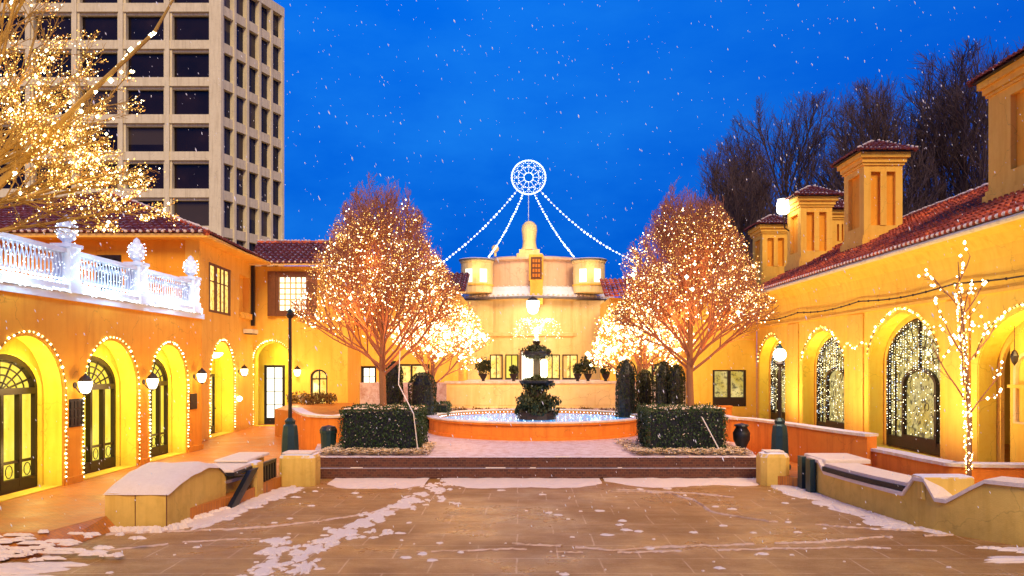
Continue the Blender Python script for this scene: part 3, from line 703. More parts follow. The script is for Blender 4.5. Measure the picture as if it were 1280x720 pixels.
lantern_proto((-11.45, 28.66, 2.35), (0,-1,0), 'glowing wall lantern on the corner where the two storey block begins')
lantern_proto(Vector(frS(4.9, 2.5, 0)), (1,0,0), 'glowing wall lantern between the last two arches on the left')
lantern_proto((-9.95, 36, 2.45), (0,-1,0), 'glowing wall lantern left of the small arched window')
# pendant in arch A
root = thing('pendant_lamp', frS(2.9, 3.35, .35), 'bright bowl shaped pendant lamp hanging inside the broad left arch', 'lamp')
p = Vector(frS(2.9, 3.15, .35)); m = MB(); m.lathe([(.001, -.12), (.15, -.1), (.28, 0), (.32, .08), (.3, .1)], p, 14); m.build('bowl', 'lampglass', root, True)
m = MB(); m.tube([p+Vector((0,0,.1)), p+Vector((0,0,.7))], .015, 5); m.build('rod', 'iron', root)
root = thing('wall_floodlight', (-11.85, 35.0, 4.2), 'small grey floodlight box high on the wall above the left arches', 'floodlight')
m = MB(); m.box(5.5, 6.5, -.42, -.05, 4.12, 4.3, T=lambda a, b, c: frS(a, c, b)); m.build('housing', 'concrete', root); m = MB(); m.box(5.55, 6.45, -.40, -.08, 4.08, 4.118, T=lambda a, b, c: frS(a, c, b)); m.build('grille', 'black', root)

# wing 4: lit passage facade behind the left tree
f4 = frF(39.0)
B4 = thing('passage_wing', (-5.5, 39, 0), 'yellow lit wing with a glazed door behind the left bare tree', 'building')
m = MB(); m.panel(rect(-8.2, -3.0, -.3, 6.3), [rect(-7.75, -7.0, .3, 2.7), rect(-6.2, -4.4, 1.0, 2.8)], .4, f4, .2); m.box(-3.3, -3.0, 39.4, 46, -.3, 6.3); m.build('wall', 'amber', B4)
glazed_door(B4, f4, -7.75, -7.0, .32, 2.7, .15, 'inwhite')
m = MB(); m.panel(rect(-6.2, -4.4, 1., 2.8), [rect(-6.08, -5.35, 1.1, 2.7), rect(-5.25, -4.52, 1.1, 2.7)], .08, f4, .1); w = m.build('window', 'iron', B4); m = MB(); m.box(-6.2, -4.4, 39.2, 39.22, 1, 2.8); m.build('pane', 'inwarm', w)
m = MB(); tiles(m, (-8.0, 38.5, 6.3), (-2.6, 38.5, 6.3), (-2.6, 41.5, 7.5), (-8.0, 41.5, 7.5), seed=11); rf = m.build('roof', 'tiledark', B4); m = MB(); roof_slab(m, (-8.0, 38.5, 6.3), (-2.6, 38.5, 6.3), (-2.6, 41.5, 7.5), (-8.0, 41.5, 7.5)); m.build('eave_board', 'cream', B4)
lantern_proto((-8.0+.05, 39, 2.75), (0,-1,0), 'glowing wall lantern beside the far glazed door left of the tree trunk')

# ------------------------------------------------------------------ RIGHT BUILDING
RX = 12.0
frR = lambda u, v, w: (RX+w, u, v)
B5 = thing('long_hall', (RX, 30, 0), 'long yellow hall with arched leaded windows and a red tile roof on the right', 'building')
rb = [(12.3, 4.4), (18.8, 4.4), (25.2, 4.7), (31.8, 4.4), (38.2, 4.0)]
def rarch(c, w, g=0, b=.0): return (c, w-2*g, b, 2.75 if w > 4.6 else 2.6, (1.7 if w > 4.6 else 1.55)-g)
m = MB(); m.panel(rect(9, 40.5, -.3, 6.2), [arch(*rarch(c, w), 24, .12) for c, w in rb], .5, frR, .25); m.build('wall', 'yellow', B5)
m = MB(); m.panel(rect(9, 40.5, -.3, 6.1), [arch(*rarch(c, w, .18, -.1), 24, .12) for c, w in rb], .1, frR, .56); m.build('inner_wall', 'amber', B5)
m = MB()
for a, c in ((27.9, 29.2), (21.3, 22.5), (34.4, 35.8)): m.box(RX-.05, RX+.01, a, c, -.1, 4.55)
m.box(RX-.07, RX+.01, 9, 40.4, 4.6, 4.68); m.build('pilaster', 'amber', B5)
m = MB()
for c, w in rb: q = rarch(c, w); m.panel(arch(c, w-.01, .0, q[3], q[4]-.005, 24, .12), [arch(c, w-.06, .02, q[3], q[4]-.03, 24, .12)], .47, frR, .253)
m.build('reveal', 'lemon', B5)
# cove cornice
m = MB(); prof = [(0, 5.2), (-.03, 5.45), (-.12, 5.75), (-.3, 6.0), (-.55, 6.15), (-.55, 6.24), (.02, 6.24)]
vs = [(RX+a, y, b) for y in (9, 40.6) for a, b in prof]; k = len(prof); m.add(vs, [(i, i+1, k+i+1, k+i) for i in range(k-1)]); m.build('cornice', 'yellow', B5, False)
def leaded(root, c, w, idx):
    sp, rise = rarch(c, w, .2)[3:5]; W = w-.36; h = W/2
    m = MB(); m.panel(arch(c, W, .05, sp, rise, 24, .12), [arch(c, W-.22, .3, sp, rise-.11, 24, .12)], .12, frR, .6)
    T = lambda a, b, cc: frR(a, cc, .6+b)
    m.box(c-h+.1, c+h-.1, -.05, .05, .05, .4, T)
    # inner door arch
    dw = W*.5; m.panel(arch(c, dw, .1, 2.15, .55, 16, .1), [arch(c, dw-.24, .5, 2.15, .43, 16, .1)], .12, frR, .595)
    m.box(c-.035, c+.035, -.045, .045, 2.7, sp+rise-.08, T)
    for q in (-1, 1):
        for z in (1.0, 1.6, 2.2): m.box(min(c+q*dw/2, c+q*(h-.1)), max(c+q*dw/2, c+q*(h-.1)), -.03, .03, z-.02, z+.02, T)
        m.box(c+q*(dw/2+(h-dw/2)/2)-.02, c+q*(dw/2+(h-dw/2)/2)+.02, -.03, .03, .4, 2.9, T)
    for k in range(1, 10):
        t = PI*k/10; m.tube([frR(c+.35*h*math.cos(t), sp+.35*rise*math.sin(t), .6), frR(c+(h-.1)*math.cos(t), sp+(rise-.12)*math.sin(t), .6)], .018, 4)
    for q in (.4, .62, .82): m.tube([frR(c+h*q*math.cos(PI*k/14), sp+rise*q*math.sin(PI*k/14), .6) for k in range(15)], .018, 4)
    for i in range(14):     # curling ironwork
        a0 = R.uniform(0, 6); cx = c+R.uniform(-h*.8, h*.8); cz = R.uniform(.6, 2.6); rr_ = R.uniform(.1, .22)
        m.tube([frR(cx+rr_*(1-k*.07)*math.cos(a0+k*.6), cz+1.4*rr_*(1-k*.07)*math.sin(a0+k*.6), .6) for k in range(11)], .013, 4)
    win = m.build('window', 'iron', root)
    m = MB(); m.panel(arch(c, W-.1, .1, sp, rise-.05, 24, .12), [], .02, frR, .68); m.build('pane', 'ingold', win)
    return win
lab = ['', 'white icicle lights inside the arched niche at the right edge', 'white icicle lights over the large double door window with the dark frame', 'white icicle lights over the arched window between the lamp post and the large door', 'white icicle lights over the far arched window behind the right lamp post']
for i, (c, w) in enumerate(rb):
    if i == 1: continue
    leaded(B5, c, w, i)
    if i == 0: continue
    sp, rise = rarch(c, w, .2)[3:5]; h = (w-.5)/2; m = MB(); y = c-h
    while y < c+h:
        e = sp+(rise-.1)*math.sqrt(max(0, 1-((y-c)/h)**2)); z = e
        dr = .35 if abs(y-c) < w*.2 else .8
        while z > .55:
            if R.random() < (.75 if (z > 2.5 or abs(y-c) > w*.27) else .25)*(.5+.9*abs(noise.noise(Vector((y*2.2, z*1.3, 3))))+.25):
                m.cur = R.choice((0, 1, 1)); m.octa(frR(y+R.uniform(-.018, .018), z, .52), R.uniform(.006, .017))
            z -= R.uniform(.04, .11)
        y += R.uniform(.12, .22)
    tag(m.build('icicle_lights', ['bulb_cool', 'bulb_hot']), lab[i], 'string lights', 'icicle lights on the right windows')
# niche at the right edge (blind arch with shelf and statue lamp)
m = MB(); c = 18.8; m.panel(rect(c-1.7, c+1.7, 0, 4.2), [], .04, frR, .58); m.panel(rect(c-.6, c+.6, 1.2, 1.3), [], .5, frR, .4); m.panel(rect(c-.8, c+1.4, 2.2, 2.28), [], .3, frR, .45); m.build('niche', 'yellow', B5)
m = MB(); m.panel(arch(c+.9, 1.1, 1.3, 2.6, .5), [arch(c+.9, .9, 1.35, 2.6, .4)], .1, frR, .53); m.build('niche_frame', 'cream', B5)
root = thing('hanging_ornament', frR(19.9, 3.1, .3), 'small dark lantern ornament hanging in the lit right edge niche', 'ornament')
p = Vector(frR(19.9, 2.95, .3)); m = MB(); m.lathe([(.001, -.2), (.07, -.1), (.1, .05), (.06, .16), (.001, .22)], p, 8); m.build('body', 'iron', root); m = MB(); m.tube([p+Vector((0,0,.2)), p+Vector((0,0,.8))], .01, 4); m.build('chain', 'iron', root)
# string lights on right arches, running on between them
def r_line(i):
    c, w = rb[i]; b, sp, rise = rarch(c, w)[2:]
    return [frR(c+(w/2+.1)*math.cos(PI*k/26), sp+(rise+.12)*(math.sin(PI*k/26)*.88+.12*(1-abs(math.cos(PI*k/26)))), -.04) for k in range(27)]
RL = ['', 'warm light string over the niche at the right edge', 'warm light string over the large double door window', 'warm light string over the arched window left of the large door', 'warm light string over the far arched window behind the lamp post']
for i in (1, 2, 3, 4):
    L = list(r_line(i)); L = L[2:25]
    if i in (2, 3):
        a = Vector(L[0]); nxt = Vector(r_line(i+1)[-3]) if i < 4 else a
        L = L
    lightstring('arch_light_string', L, .13, .042, ('rope', 'bulb_hot', 'bulb_amb'), RL[i], 'light strings over the right arches', .03, wr=.014)
L = [frR(29.5-2.0*k/10, 3.45+.12*math.sin(k), -.05) for k in range(11)]
lightstring('swag_light_string', L, .12, .04, ('rope', 'bulb_hot'), 'short warm light swag on the wall between the two middle right windows', None, .04)
root = thing('wall_cable', frR(10, 4.95, -.1), 'thin dark cable strung along the yellow wall above the right windows', 'cable')
m = MB(); P = []
for seg in range(5):
    for k in range(8): P.append(frR(9.5+seg*6.2+6.2*k/8, 5.0-.12*math.sin(PI*k/8), -.1))
m.tube(P, .022, 5)
for q in P[::1]: m.ball(q, .04, 5, 4)
m.build('cable', 'wire', root)
# roof of the hall
ea, eb, rc, rd = (11.42, 8, 6.26), (11.42, 41.2, 6.26), (17.0, 41.2, 9.17), (17.0, 8, 9.17)
m = MB(); tiles(m, ea, eb, rc, rd, tw=.27, tl=.42, seed=21); rf = m.build('roof', 'tile', B5)
m = MB(); roof_slab(m, ea, eb, rc, rd); m.build('eave_board', 'cream', B5)
m = MB(); ridge_caps(m, rd, rc, .15); m.build('ridge_tiles', 'tile', rf)
m = MB(); snow_line(m, rd, rc, .1, 23, .06, .16)
y = 8.
while y < 41.2: m.ball((11.38, y, 6.33), .075, 6, 4, .8); y += .27
tag(m.build('roof_snow', 'snow', rf), kind='stuff')
m = MB(); m.tube([(11.36, 8, 6.17), (11.36, 41.2, 6.17)], .075, 8); m.build('gutter', 'concrete', B5)
m = MB(); m.box(17, 17.3, 8, 41.2, -.3, 9.1); m.build('wall', 'amber', B5)
# roof turrets (chimney towers)
def turret(x0, y0, w, d, zb, zt, label, loc_name='roof_turret'):
    root = thing(loc_name, (x0+w/2, y0+d/2, zb), label, 'roof turret', 'small tiled turrets rising from the right roof')
    m = MB(); t = .16
    # four corner piers with recessed panels between
    hh = zt-zb; p0, p1 = zb+.75, zt-.75
    fx = lambda Y, s: (lambda u, v, w_: (u, Y+s*w_, v)); fy = lambda X, s: (lambda u, v, w_: (X+s*w_, u, v))
    mg = .28 if d < 3 else .9
    for fr, a, b in ((fx(y0, 1), x0, x0+w), (fx(y0+d, -1), x0, x0+w)):
        m.panel(rect(a, b, zb-1.5, zt), [rect(a+.28, b-.28, p0, p1)], t, fr, t/2)
    for fr, a, b in ((fy(x0, 1), y0+t+.001, y0+d-t-.001), (fy(x0+w, -1), y0+t+.001, y0+d-t-.001)):
        m.panel(rect(a, b, zb-1.5, zt), [rect(a+mg, b-mg, p0, p1)], t, fr, t/2)
    wl = m.build('shaft', 'amber', root)
    m = MB(); m.box(x0+t+.002, x0+w-t-.002, y0+t+.003, y0+d-t-.003, zb-1, zt-.1); m.build('panel', 'orange', wl)
    m = MB()
    for k, (o, z0, z1) in enumerate(((.06, zt-.5, zt-.42), (.12, zt-.4, zt-.22), (.22, zt-.22, zt-.02))): m.box(x0-o, x0+w+o, y0-o, y0+d+o, z0, z1-.001*k)
    m.box(x0-.12, x0+w+.12, y0-.12, y0+d+.12, zb-.6, zb+.22); m.box(x0-.06, x0+w+.06, y0-.06, y0+d+.06, zb+.221, zb+.36)
    m.box(x0+w*.42, x0+w*.58, y0-.03, y0+.02, p0, p1)
    m.build('cornice', 'amber', root)
    o = .38; z = zt; ap = z+.62; cx, cy = x0+w/2, y0+d/2; lr = max(0, (d-w)/2)
    a, b, c, dd = (x0-o, y0-o, z), (x0+w+o, y0-o, z), (x0+w+o, y0+d+o, z), (x0-o, y0+d+o, z)
    P, Q = (cx, cy-lr, ap), (cx, cy+lr, ap)
    m = MB(); tiles(m, a, b, P, P, .22, .33, 31); tiles(m, dd, a, P, Q, .22, .33, 32); tiles(m, b, c, Q, P, .22, .33, 33); tiles(m, c, dd, Q, Q, .22, .33, 34)
    for e in ((a, P), (b, P), (dd, Q), (c, Q)): ridge_caps(m, e[0], e[1], .09)
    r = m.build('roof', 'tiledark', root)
    m = MB(); snow_line(m, a, P, .06, 35, .3, .13); snow_line(m, b, P, .06, 36, .3, .13); snow_line(m, a, b, .04, 37, .3, .12)
    x = x0-o+.1
    m.ball((cx, cy, ap+.08), .12, 6, 4, .6); tag(m.build('roof_snow', 'snow', r), kind='stuff')
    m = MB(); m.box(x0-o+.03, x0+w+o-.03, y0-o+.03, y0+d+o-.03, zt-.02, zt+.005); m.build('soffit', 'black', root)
turret(13.76, 19.4, 3.0, 4.1, 7.5, 11.1, 'large turret cut off by the right edge of the photo')
turret(13.76, 32.0, 1.54, 1.97, 7.6, 11.25, 'tallest whole turret on the right roof, against the bare trees')
turret(13.76, 39.2, 1.54, 1.97, 7.6, 11.0, 'middle turret on the right roof with a bright lamp at its side')
turret(13.76, 45.4, 1.5, 1.9, 7.6, 10.7, 'smallest and farthest turret at the far end of the right roof')
turret(16.6, 42.6, .9, .9, 8.6, 11.0, 'narrow turret half hidden between the tall turret and the middle turret')
root = thing('roof_lantern', (13.3, 40.3, 10.2), 'brilliant white lantern beside the middle turret on the right roof', 'lamp')
p = Vector((13.35, 40.6, 10.75)); m = MB(); m.lathe([(.16, -.35), (.3, -.25), (.34, .1), (.26, .38), (.1, .42)], p, 10); m.build('shade', 'lampwhite', root, True)
m = MB(); m.tube([p+Vector((0, 0, -.35)), p+Vector((.15, .2, -1.0)), (13.76, 40.9, 9.6)], .04, 6); m.lathe([(.36, .4), (.2, .52), (.001, .66)], p, 10); m.build('bracket', 'iron', root)
plamp(p+Vector((-.2, -.5, 0)), 90, (1, .8, .5), .3)
# frontal wing closing the right side
f6 = frF(40.5)
B6 = thing('corner_wing', (10.3, 40.5, 0), 'yellow wing with a two pane window closing the right side of the plaza', 'building')
m = MB(); m.panel(rect(8.5, 11.98, -.3, 6.1), [rect(9.75, 11.45, .65, 2.5)], .4, f6, .2); m.box(8.5, 8.8, 40.9, 47, -.3, 6.1); m.build('wall', 'yellow', B6)
m = MB(); m.panel(rect(9.7, 11.5, .6, 2.55), [rect(9.86, 10.52, 1.12, 2.43), rect(10.68, 11.34, 1.12, 2.43)], .12, f6, .08); w = m.build('window', 'iron', B6)
m = MB(); m.box(9.8, 11.4, 40.66, 40.68, .7, 2.5); m.build('pane', 'ingold', w)
m = MB(); m.box(8.3, 11.9, 40.2, 40.5, 6.1, 6.2); m.build('cornice', 'amber', B6)
m = MB(); tiles(m, (8.2, 40.1, 6.2), (11.6, 40.1, 6.2), (11.6, 43.5, 7.6), (8.2, 43.5, 7.6), seed=41); m.build('roof', 'tile', B6)
B7 = thing('passage_wing', (6, 39, 0), 'yellow wing behind the right bare tree and the dark yews', 'building')
f7 = frF(41.0); m = MB(); m.panel(rect(4.6, 8.7, -.3, 6.2), [rect(6.0, 7.6, 1.0, 2.8)], .4, f7, .2); m.box(4.6, 4.9, 41.4, 46, -.3, 6.2); m.build('wall', 'amber', B7)
m = MB(); m.panel(rect(6.0, 7.6, 1.0, 2.8), [rect(6.12, 6.75, 1.1, 2.7), rect(6.85, 7.48, 1.1, 2.7)], .08, f7, .1); w = m.build('window', 'iron', B7); m = MB(); m.box(6, 7.6, 41.2, 41.22, 1, 2.8); m.build('pane', 'inwarm', w)
m = MB(); tiles(m, (4.3, 40.6, 6.2), (8.6, 40.6, 6.2), (8.6, 43.5, 7.4), (4.3, 43.5, 7.4), seed=42); m.build('roof', 'tile', B7)

# uplights added to brighten the right wall, no such fixtures in view
for i, (x, y, lb) in enumerate(((9.3, 21.6, 'added black uplight in the bed by the large right window'), (9.1, 28.0, 'added black uplight in the bed by the middle right window'), (9.6, 34.6, 'added black uplight near the far right window'), (9.8, 15.4, 'added black uplight near the slender lit tree'))):
    root = thing('uplight', (x, y, 0), lb, 'spotlight', 'added uplights washing the yellow wall')
    m = MB(); m.tube([(x, y, 0), (x, y, .25)], .02, 5); m.build('stake', 'black', root)
    m = MB(); m.tube([(x-.1, y, .22), (x+.12, y, .42)], .07, 10, .1); m.build('housing', 'black', root)
    spot((x+.1, y, 1.1 if i in (0, 1) else .6), (RX, y, 4.0), 620, 145, (1, .8, .42))
for c, w in rb[1:]: plamp((RX-.35, c, 1.2), 10, (1, .72, .25), .3, 'arch_light'); plamp((RX+.2, c+.6, 3.2), 40, (1, .78, .3), .15, 'arch_light')

# ------------------------------------------------------------------ TOWER
TW = thing('office_tower', (-33, 85, 0), 'tall beige concrete office tower with rows of dark windows at upper left', 'building')
cx, cy = -29.9, 80.; roofz = 42.2
m = MB(); colx = [cx-1.35-4.64*k for k in range(0, 7)]
m.box(cx-1.2, cx, 80, 80.9, 0, roofz)
for k in range(7):
    xr = cx-5.0-4.64*k; m.box(xr-.64, xr-.2, 80, 80.9, 0, roofz); m.box(xr-.84, xr-.64, 80.25, 80.9, 0, roofz); m.box(xr-.2, xr, 80.25, 80.9, 0, roofz)
for r in range(-1, 11):
    zt = 37.84-3.72*r; m.box(cx-33, cx-1.2, 80.1, 80.85, zt+.25, zt+1.12-.0); m.box(cx-33, cx-1.2, 80.4, 80.88, zt-.0, zt+.25)
m.box(cx-33, cx-.0, 79.98, 81, roofz-.6, roofz+.3)
Bd = Vector((.387, 1, 0)).normalized(); Bn = Vector((Bd.y, -Bd.x, 0))
frB = lambda u, v, w: (cx+Bd.x*u-Bn.x*w, cy+Bd.y*u-Bn.y*w, v)
TB = lambda a, b, c: frB(a, c, b)
LB = 9.97; pb = (LB-.35)/5
for k in range(6): m.box((0 if k == 0 else .3+pb*k-.3), (.35 if k == 0 else .3+pb*k+.02), .0, .8, 0, roofz, TB)
for r in range(-1, 11):
    zt = 37.84-3.72*r; m.box(.2, LB, .12, .78, zt+.1, zt+1.05, TB)
m.box(0, LB, -.02, 1, roofz-.7, roofz+.3, TB)
wl = m.build('wall', 'concrete', TW)
m = MB(); m.add([(cx-33, 80.9, roofz+.25), (cx, 80.9, roofz+.25), frB(LB, roofz+.25, .7), (cx-33, 90, roofz+.25)], [(0,1,2,3)]); m.box(cx-33, cx-2, 81.4, 89, 0, roofz); m.build('roof', 'concrete', TW)
pan = MB(); pan.box(-1.5, 1.5, 0, .03, -1.3, 1.3); pan = None
wm = bpy.data.meshes.new('window'); w_, h_ = 1.95, 1.42; wm.from_pydata([(-w_, 0, -h_), (w_, 0, -h_), (w_, 0, h_), (-w_, 0, h_), (-w_, .3, -h_), (w_, .3, -h_), (w_, .3, h_), (-w_, .3, h_)], [], [(0,1,2,3),(4,7,6,5),(0,4,5,1),(1,5,6,2),(2,6,7,3),(3,7,4,0)]); wm.materials.append(M['towerglass'])
w_ = .85; h_ = 1.45
wb = bpy.data.meshes.new('window'); wb.from_pydata([(-w_, 0, -h_), (w_, 0, -h_), (w_, 0, h_), (-w_, 0, h_), (-w_, .2, -h_), (w_, .2, -h_), (w_, .2, h_), (-w_, .2, h_)], [], [(0,1,2,3),(4,7,6,5),(0,4,5,1),(1,5,6,2),(2,6,7,3),(3,7,4,0)]); wb.materials.append(M['glassblue'])
for r in range(-1, 9):
    zt = 37.84-3.72*r
    for k in range(6):
        o = bpy.data.objects.new('window', wm); C.objects.link(o); o.parent = TW; o.location = Vector((cx-3.1-4.64*k, 80.8, zt-1.28))-TW.location
    for k in range(5):
        o = bpy.data.objects.new('window', wb); C.objects.link(o); o.parent = TW
        q = Vector(frB(.3+pb*(k+.5)-.12, zt-1.35, .55)); o.location = q-TW.location; o.rotation_euler = (0, 0, math.atan2(Bd.y, Bd.x))

# ------------------------------------------------------------------ CENTRAL PAVILION
CX = .55
PV = thing('domed_pavilion', (CX, 46, 2), 'round golden pavilion with two small turrets closing the view behind the fountain', 'building')
cc = (CX+.2, 51.0, 0); Rr = 5.0
seg = lambda prof, mat, n=28, name='wall', par=PV, c=cc: (lambda m: (m.lathe(prof, c, n), m.build(name, mat, par))[1])(MB())
seg([(Rr, .5), (Rr, 4.4), (Rr+.12, 4.42), (Rr+.12, 4.62), (Rr, 4.65), (Rr, 6.5), (Rr+.25, 6.6)], 'cream')
m = MB(); m.box(-3.4, 4.9, 46.6, 52, .3, 6.5); m.build('wall', 'cream', PV)
r1 = seg([(Rr+.55, 6.55), (Rr+.6, 6.66), (Rr+.5, 6.72), (Rr+.25, 7.0), (Rr+.05, 7.28), (Rr-.8, 7.34)], 'slate', 40, 'lower_roof')
m = MB()
for k in range(60):
    a = PI+PI*k/60; m.ball((cc[0]+(Rr+.55)*math.cos(a), cc[1]+(Rr+.55)*math.sin(a), 6.76), .09, 5, 4, .6)
for k in range(46):
    a = PI+PI*k/46; m.ball((cc[0]+(Rr+.08)*math.cos(a), cc[1]+(Rr+.08)*math.sin(a), 7.3), .06, 5, 4, .6)
tag(m.build('roof_snow', 'snow', r1), kind='stuff')
seg([(Rr-.7, 7.2), (Rr-.7, 8.85), (Rr-.5, 8.92), (Rr-.5, 9.02), (Rr-.9, 9.15), (.1, 9.6)], 'peach', 40, 'drum')
m = MB(); m.box(CX+.02, CX+.75, 45.5, 46.6, 6.2, 7.6); m.box(CX-.03, CX+.80, 46.0, 47.0, 7.61, 9.1); m.build('pier', 'amber', PV)
# tiled panel
m = MB(); m.box(CX+.08, CX+.70, 45.93, 45.99, 7.7, 8.95); tp = m.build('tile_panel', 'brownframe', PV)
m = MB()
for i in range(4):
    for j in range(3): m.box(CX+.17+.16*j, CX+.28+.16*j, 45.9, 45.925, 7.8+.28*i, 7.98+.28*i)
m.build('tiles', 'terra', tp)
# statue-like urn crowning it
m = MB(); m.box(CX-.75, CX+.75, 46.6, 47.6, 9.0, 9.25); m.box(CX-.6, CX+.6, 46.7, 47.5, 9.25, 9.5); m.lathe([(.5, 9.5), (.42, 9.7), (.38, 10.0), (.42, 10.4), (.46, 10.7), (.42, 10.95), (.28, 11.12), (.12, 11.2), (.001, 11.22)], (CX, 47.1, 0), 16); m.build('crowning_urn', 'cream', PV, False)
m = MB(); m.ball((CX-2.0, 46.8, 9.55), .22, 8, 6); m.tube([(CX-2.0, 46.8, 9.1), (CX-2.0, 46.8, 9.4)], .08, 6); m.build('ball_finial', 'cream', PV)
for i, tx in enumerate((-2.5, 4.0)):
    m = MB(); c = (tx, 46.4, 0); m.lathe([(.92, 6.9), (.92, 8.6), (.98, 8.65), (.98, 8.75)], c, 24); t = m.build('turret', 'cream', PV)
    m = MB(); m.lathe([(1.04, 8.76), (1.06, 8.82), (1.0, 8.86), (.001, 8.98)], c, 24); m.build('turret_cap', 'slate', t)
    for q in (-.42, .42):
        a = -PI/2+q*1.1; m = MB(); x, y = c[0]+.93*math.cos(a), c[1]+.93*math.sin(a); u = Vector((-math.sin(a), math.cos(a), 0))
        m.quad((x, y, 7.85), u*.22, (0, 0, .38)); w = m.build('turret_window', 'inwhite', t)
    m = MB(); m.lathe([(.98, 7.3), (.98, 7.38)], c, 24); m.build('band', 'amber', t)
    plamp((tx, 45.2, 8.1), 14, (1, .78, .3), .2)
# ground floor glazing
for i, (x0, x1) in enumerate(((-1.75, -1.0), (-.85, -.1), (1.4, 2.3), (2.45, 3.35))):
    y = cc[1]-math.sqrt(Rr**2-((x0+x1)/2-cc[0])**2)-.12
    m = MB(); fr = frF(y); m.panel(rect(x0, x1, 1.9, 3.35), [rect(x0+.07, (x0+x1)/2-.03, 2.0, 3.28), rect((x0+x1)/2+.03, x1-.07, 2.0, 3.28)], .1, fr, 0); w = m.build('window', 'iron', PV)
    m = MB(); m.box(x0+.02, x1-.02, y+.06, y+.075, 1.9, 3.3); m.build('pane', 'inwarm' if i != 1 else 'inyel', w)
m = MB(); m.box(.0, 1.25, 45.75, 45.83, 1.8, 3.6); d = m.build('door', 'brownframe', PV); m = MB(); m.box(.1, 1.15, 45.73, 45.745, 1.9, 3.5); m.build('pane', 'inwhite', d)
# terrace in front of the pavilion
slab('upper_terrace', [(-3.4, 37.3), (4.4, 37.3), (8.6, 41), (8.6, 60), (-8.6, 60), (-8.6, 39)], .0, 1.9, 'plaza')
m = MB()
for k in range(26):
    x = R.uniform(-3.3, 4.3)
    if abs(x-.6) > .9: foliage(m, lambda: sph((x, 36.1+R.uniform(-.2, .2), .72), .28, .2, .16, .1), 60, .05)
tag(m.build('low_plants', 'fadedleaf'), 'low winter plants at the foot of the cream terrace wall', 'plant', kind='stuff')
tw = thing('terrace_wall', (.5, 37, .3), 'low cream wall with a snowy coping behind the fountain', 'wall')
m = MB(); m.box(-3.4, 4.4, 37.0, 37.35, .28, 1.9); 
for k in range(7): m.box(-3.3+1.1*k+.06, -3.3+1.1*k+1.04, 36.97, 37.0, .9, 1.75)
m.build('wall', 'cream', tw); m = MB(); m.box(-3.5, 4.5, 36.92, 37.42, 1.9, 2.0); m.build('coping', 'ledge', tw)
m = MB(); m.box(-3.9, 4.9, 36.2, 37.0, .3, .75); m.box(-4.2, 5.2, 35.5, 36.2, .3, .52); tag(m.build('steps', 'plaza'), kind='structure')
for x0, x1, lb in ((-9, -3.95, 'low terracotta bed wall left of the steps behind the fountain'), (5.0, 9, 'low terracotta bed wall right of the steps behind the fountain')):
    bw = thing('bed_wall', ((x0+x1)/2, 34, .3), lb, 'wall', 'low terracotta bed walls behind the fountain')
    m = MB(); m.box(x0, x1, 34, 34.35, .25, .95); m.box(x0+.05, x1-.05, 34.36, 37.1, .25, .85); m.build('wall', 'terra', bw); m = MB(); m.box(x0-.04, x1+.04, 33.95, 34.4, .95, 1.02); m.build('coping', 'terra', bw)
for x, lb in ((-2.2, 'glowing'), (3.9, 'x')): plamp((x, 43.8, 3.0), 60, (1, .72, .3), .3)
plamp((.6, 42.5, 5.2), 60, (1, .8, .4), .3)
for x in (-.9, 2.3): plamp((x, 44.9, 7.3), 30, (1, .8, .5), .3)  # lights without fixtures, added to brighten the drum
plamp((.55, 45.6, 9.9), 45, (1, .88, .55), .2)  # added light in front of the urn to make it glow
# bright lantern on the pavilion front
root = thing('hanging_lantern', (.75, 44.6, 6.0), 'brilliant white lantern hanging on the pavilion front above the fountain', 'lamp')
p = Vector((.72, 44.6, 6.0)); m = MB(); m.lathe([(.12, -.4), (.26, -.3), (.36, .1), (.36, .3), (.2, .42)], p, 10); m.build('shade', 'lampwhite', root, True)
m = MB(); m.lathe([(.38, .32), (.2, .48), (.001, .6)], p, 10); m.tube([p+Vector((0,0,.5)), p+Vector((0,.6,.6)), p+Vector((0,1.4,.5))], .03, 5); m.build('bracket', 'iron', root)
plamp(p+Vector((0, -.6, -.2)), 60, (1, .85, .6), .3)

# ------------------------------------------------------------------ light wheel with four strings
wc = Vector((.5, 46.5, 13.65)); WR = .98
WH = thing('light_wheel', (.5, 46.5, 11.2), 'round wheel of cool white lights floating above the pavilion', 'light ornament')
m = MB(); ring = lambda r, n, c=wc: [(c.x+r*math.cos(2*PI*k/n), c.y, c.z+r*math.sin(2*PI*k/n)) for k in range(n)]
m.tube(ring(WR, 40), .035, 5, closed=True)
for r in (.27, .62): m.tube(ring(r, 28), .018, 4, closed=True)
for k in range(12):
    a = 2*PI*k/12; u = Vector((math.cos(a), 0, math.sin(a))); m.tube([wc+u*.27, wc+u*WR], .012, 4)
m.tube([(.5, 47.1, 11.1), (.5, 46.5, 12.7)], .018, 4)
m.build('frame', 'white', WH)
m = MB()
for p in ring(WR, 72): m.octa(p, .055)
for p in ring(.27, 16): m.octa(p, .038)
for k in range(12):
    a = 2*PI*(k+.5)/12; c2 = wc+Vector((math.cos(a), 0, math.sin(a)))*.72
    for p in ring(.15, 8, c2): m.octa(p, .026)
for k in range(12):
    a = 2*PI*k/12
    for q in (.36, .45, .54): m.octa(wc+Vector((math.cos(a), 0, math.sin(a)))*q, .022)
tag(m.build('bulbs', 'bulb_cool', WH), kind='stuff')
def swag(a, b, sag, n=30): a = Vector(a); b = Vector(b); return [a+(b-a)*k/n-Vector((0, 0, sag*4*(k/n)*(1-k/n))) for k in range(n+1)]
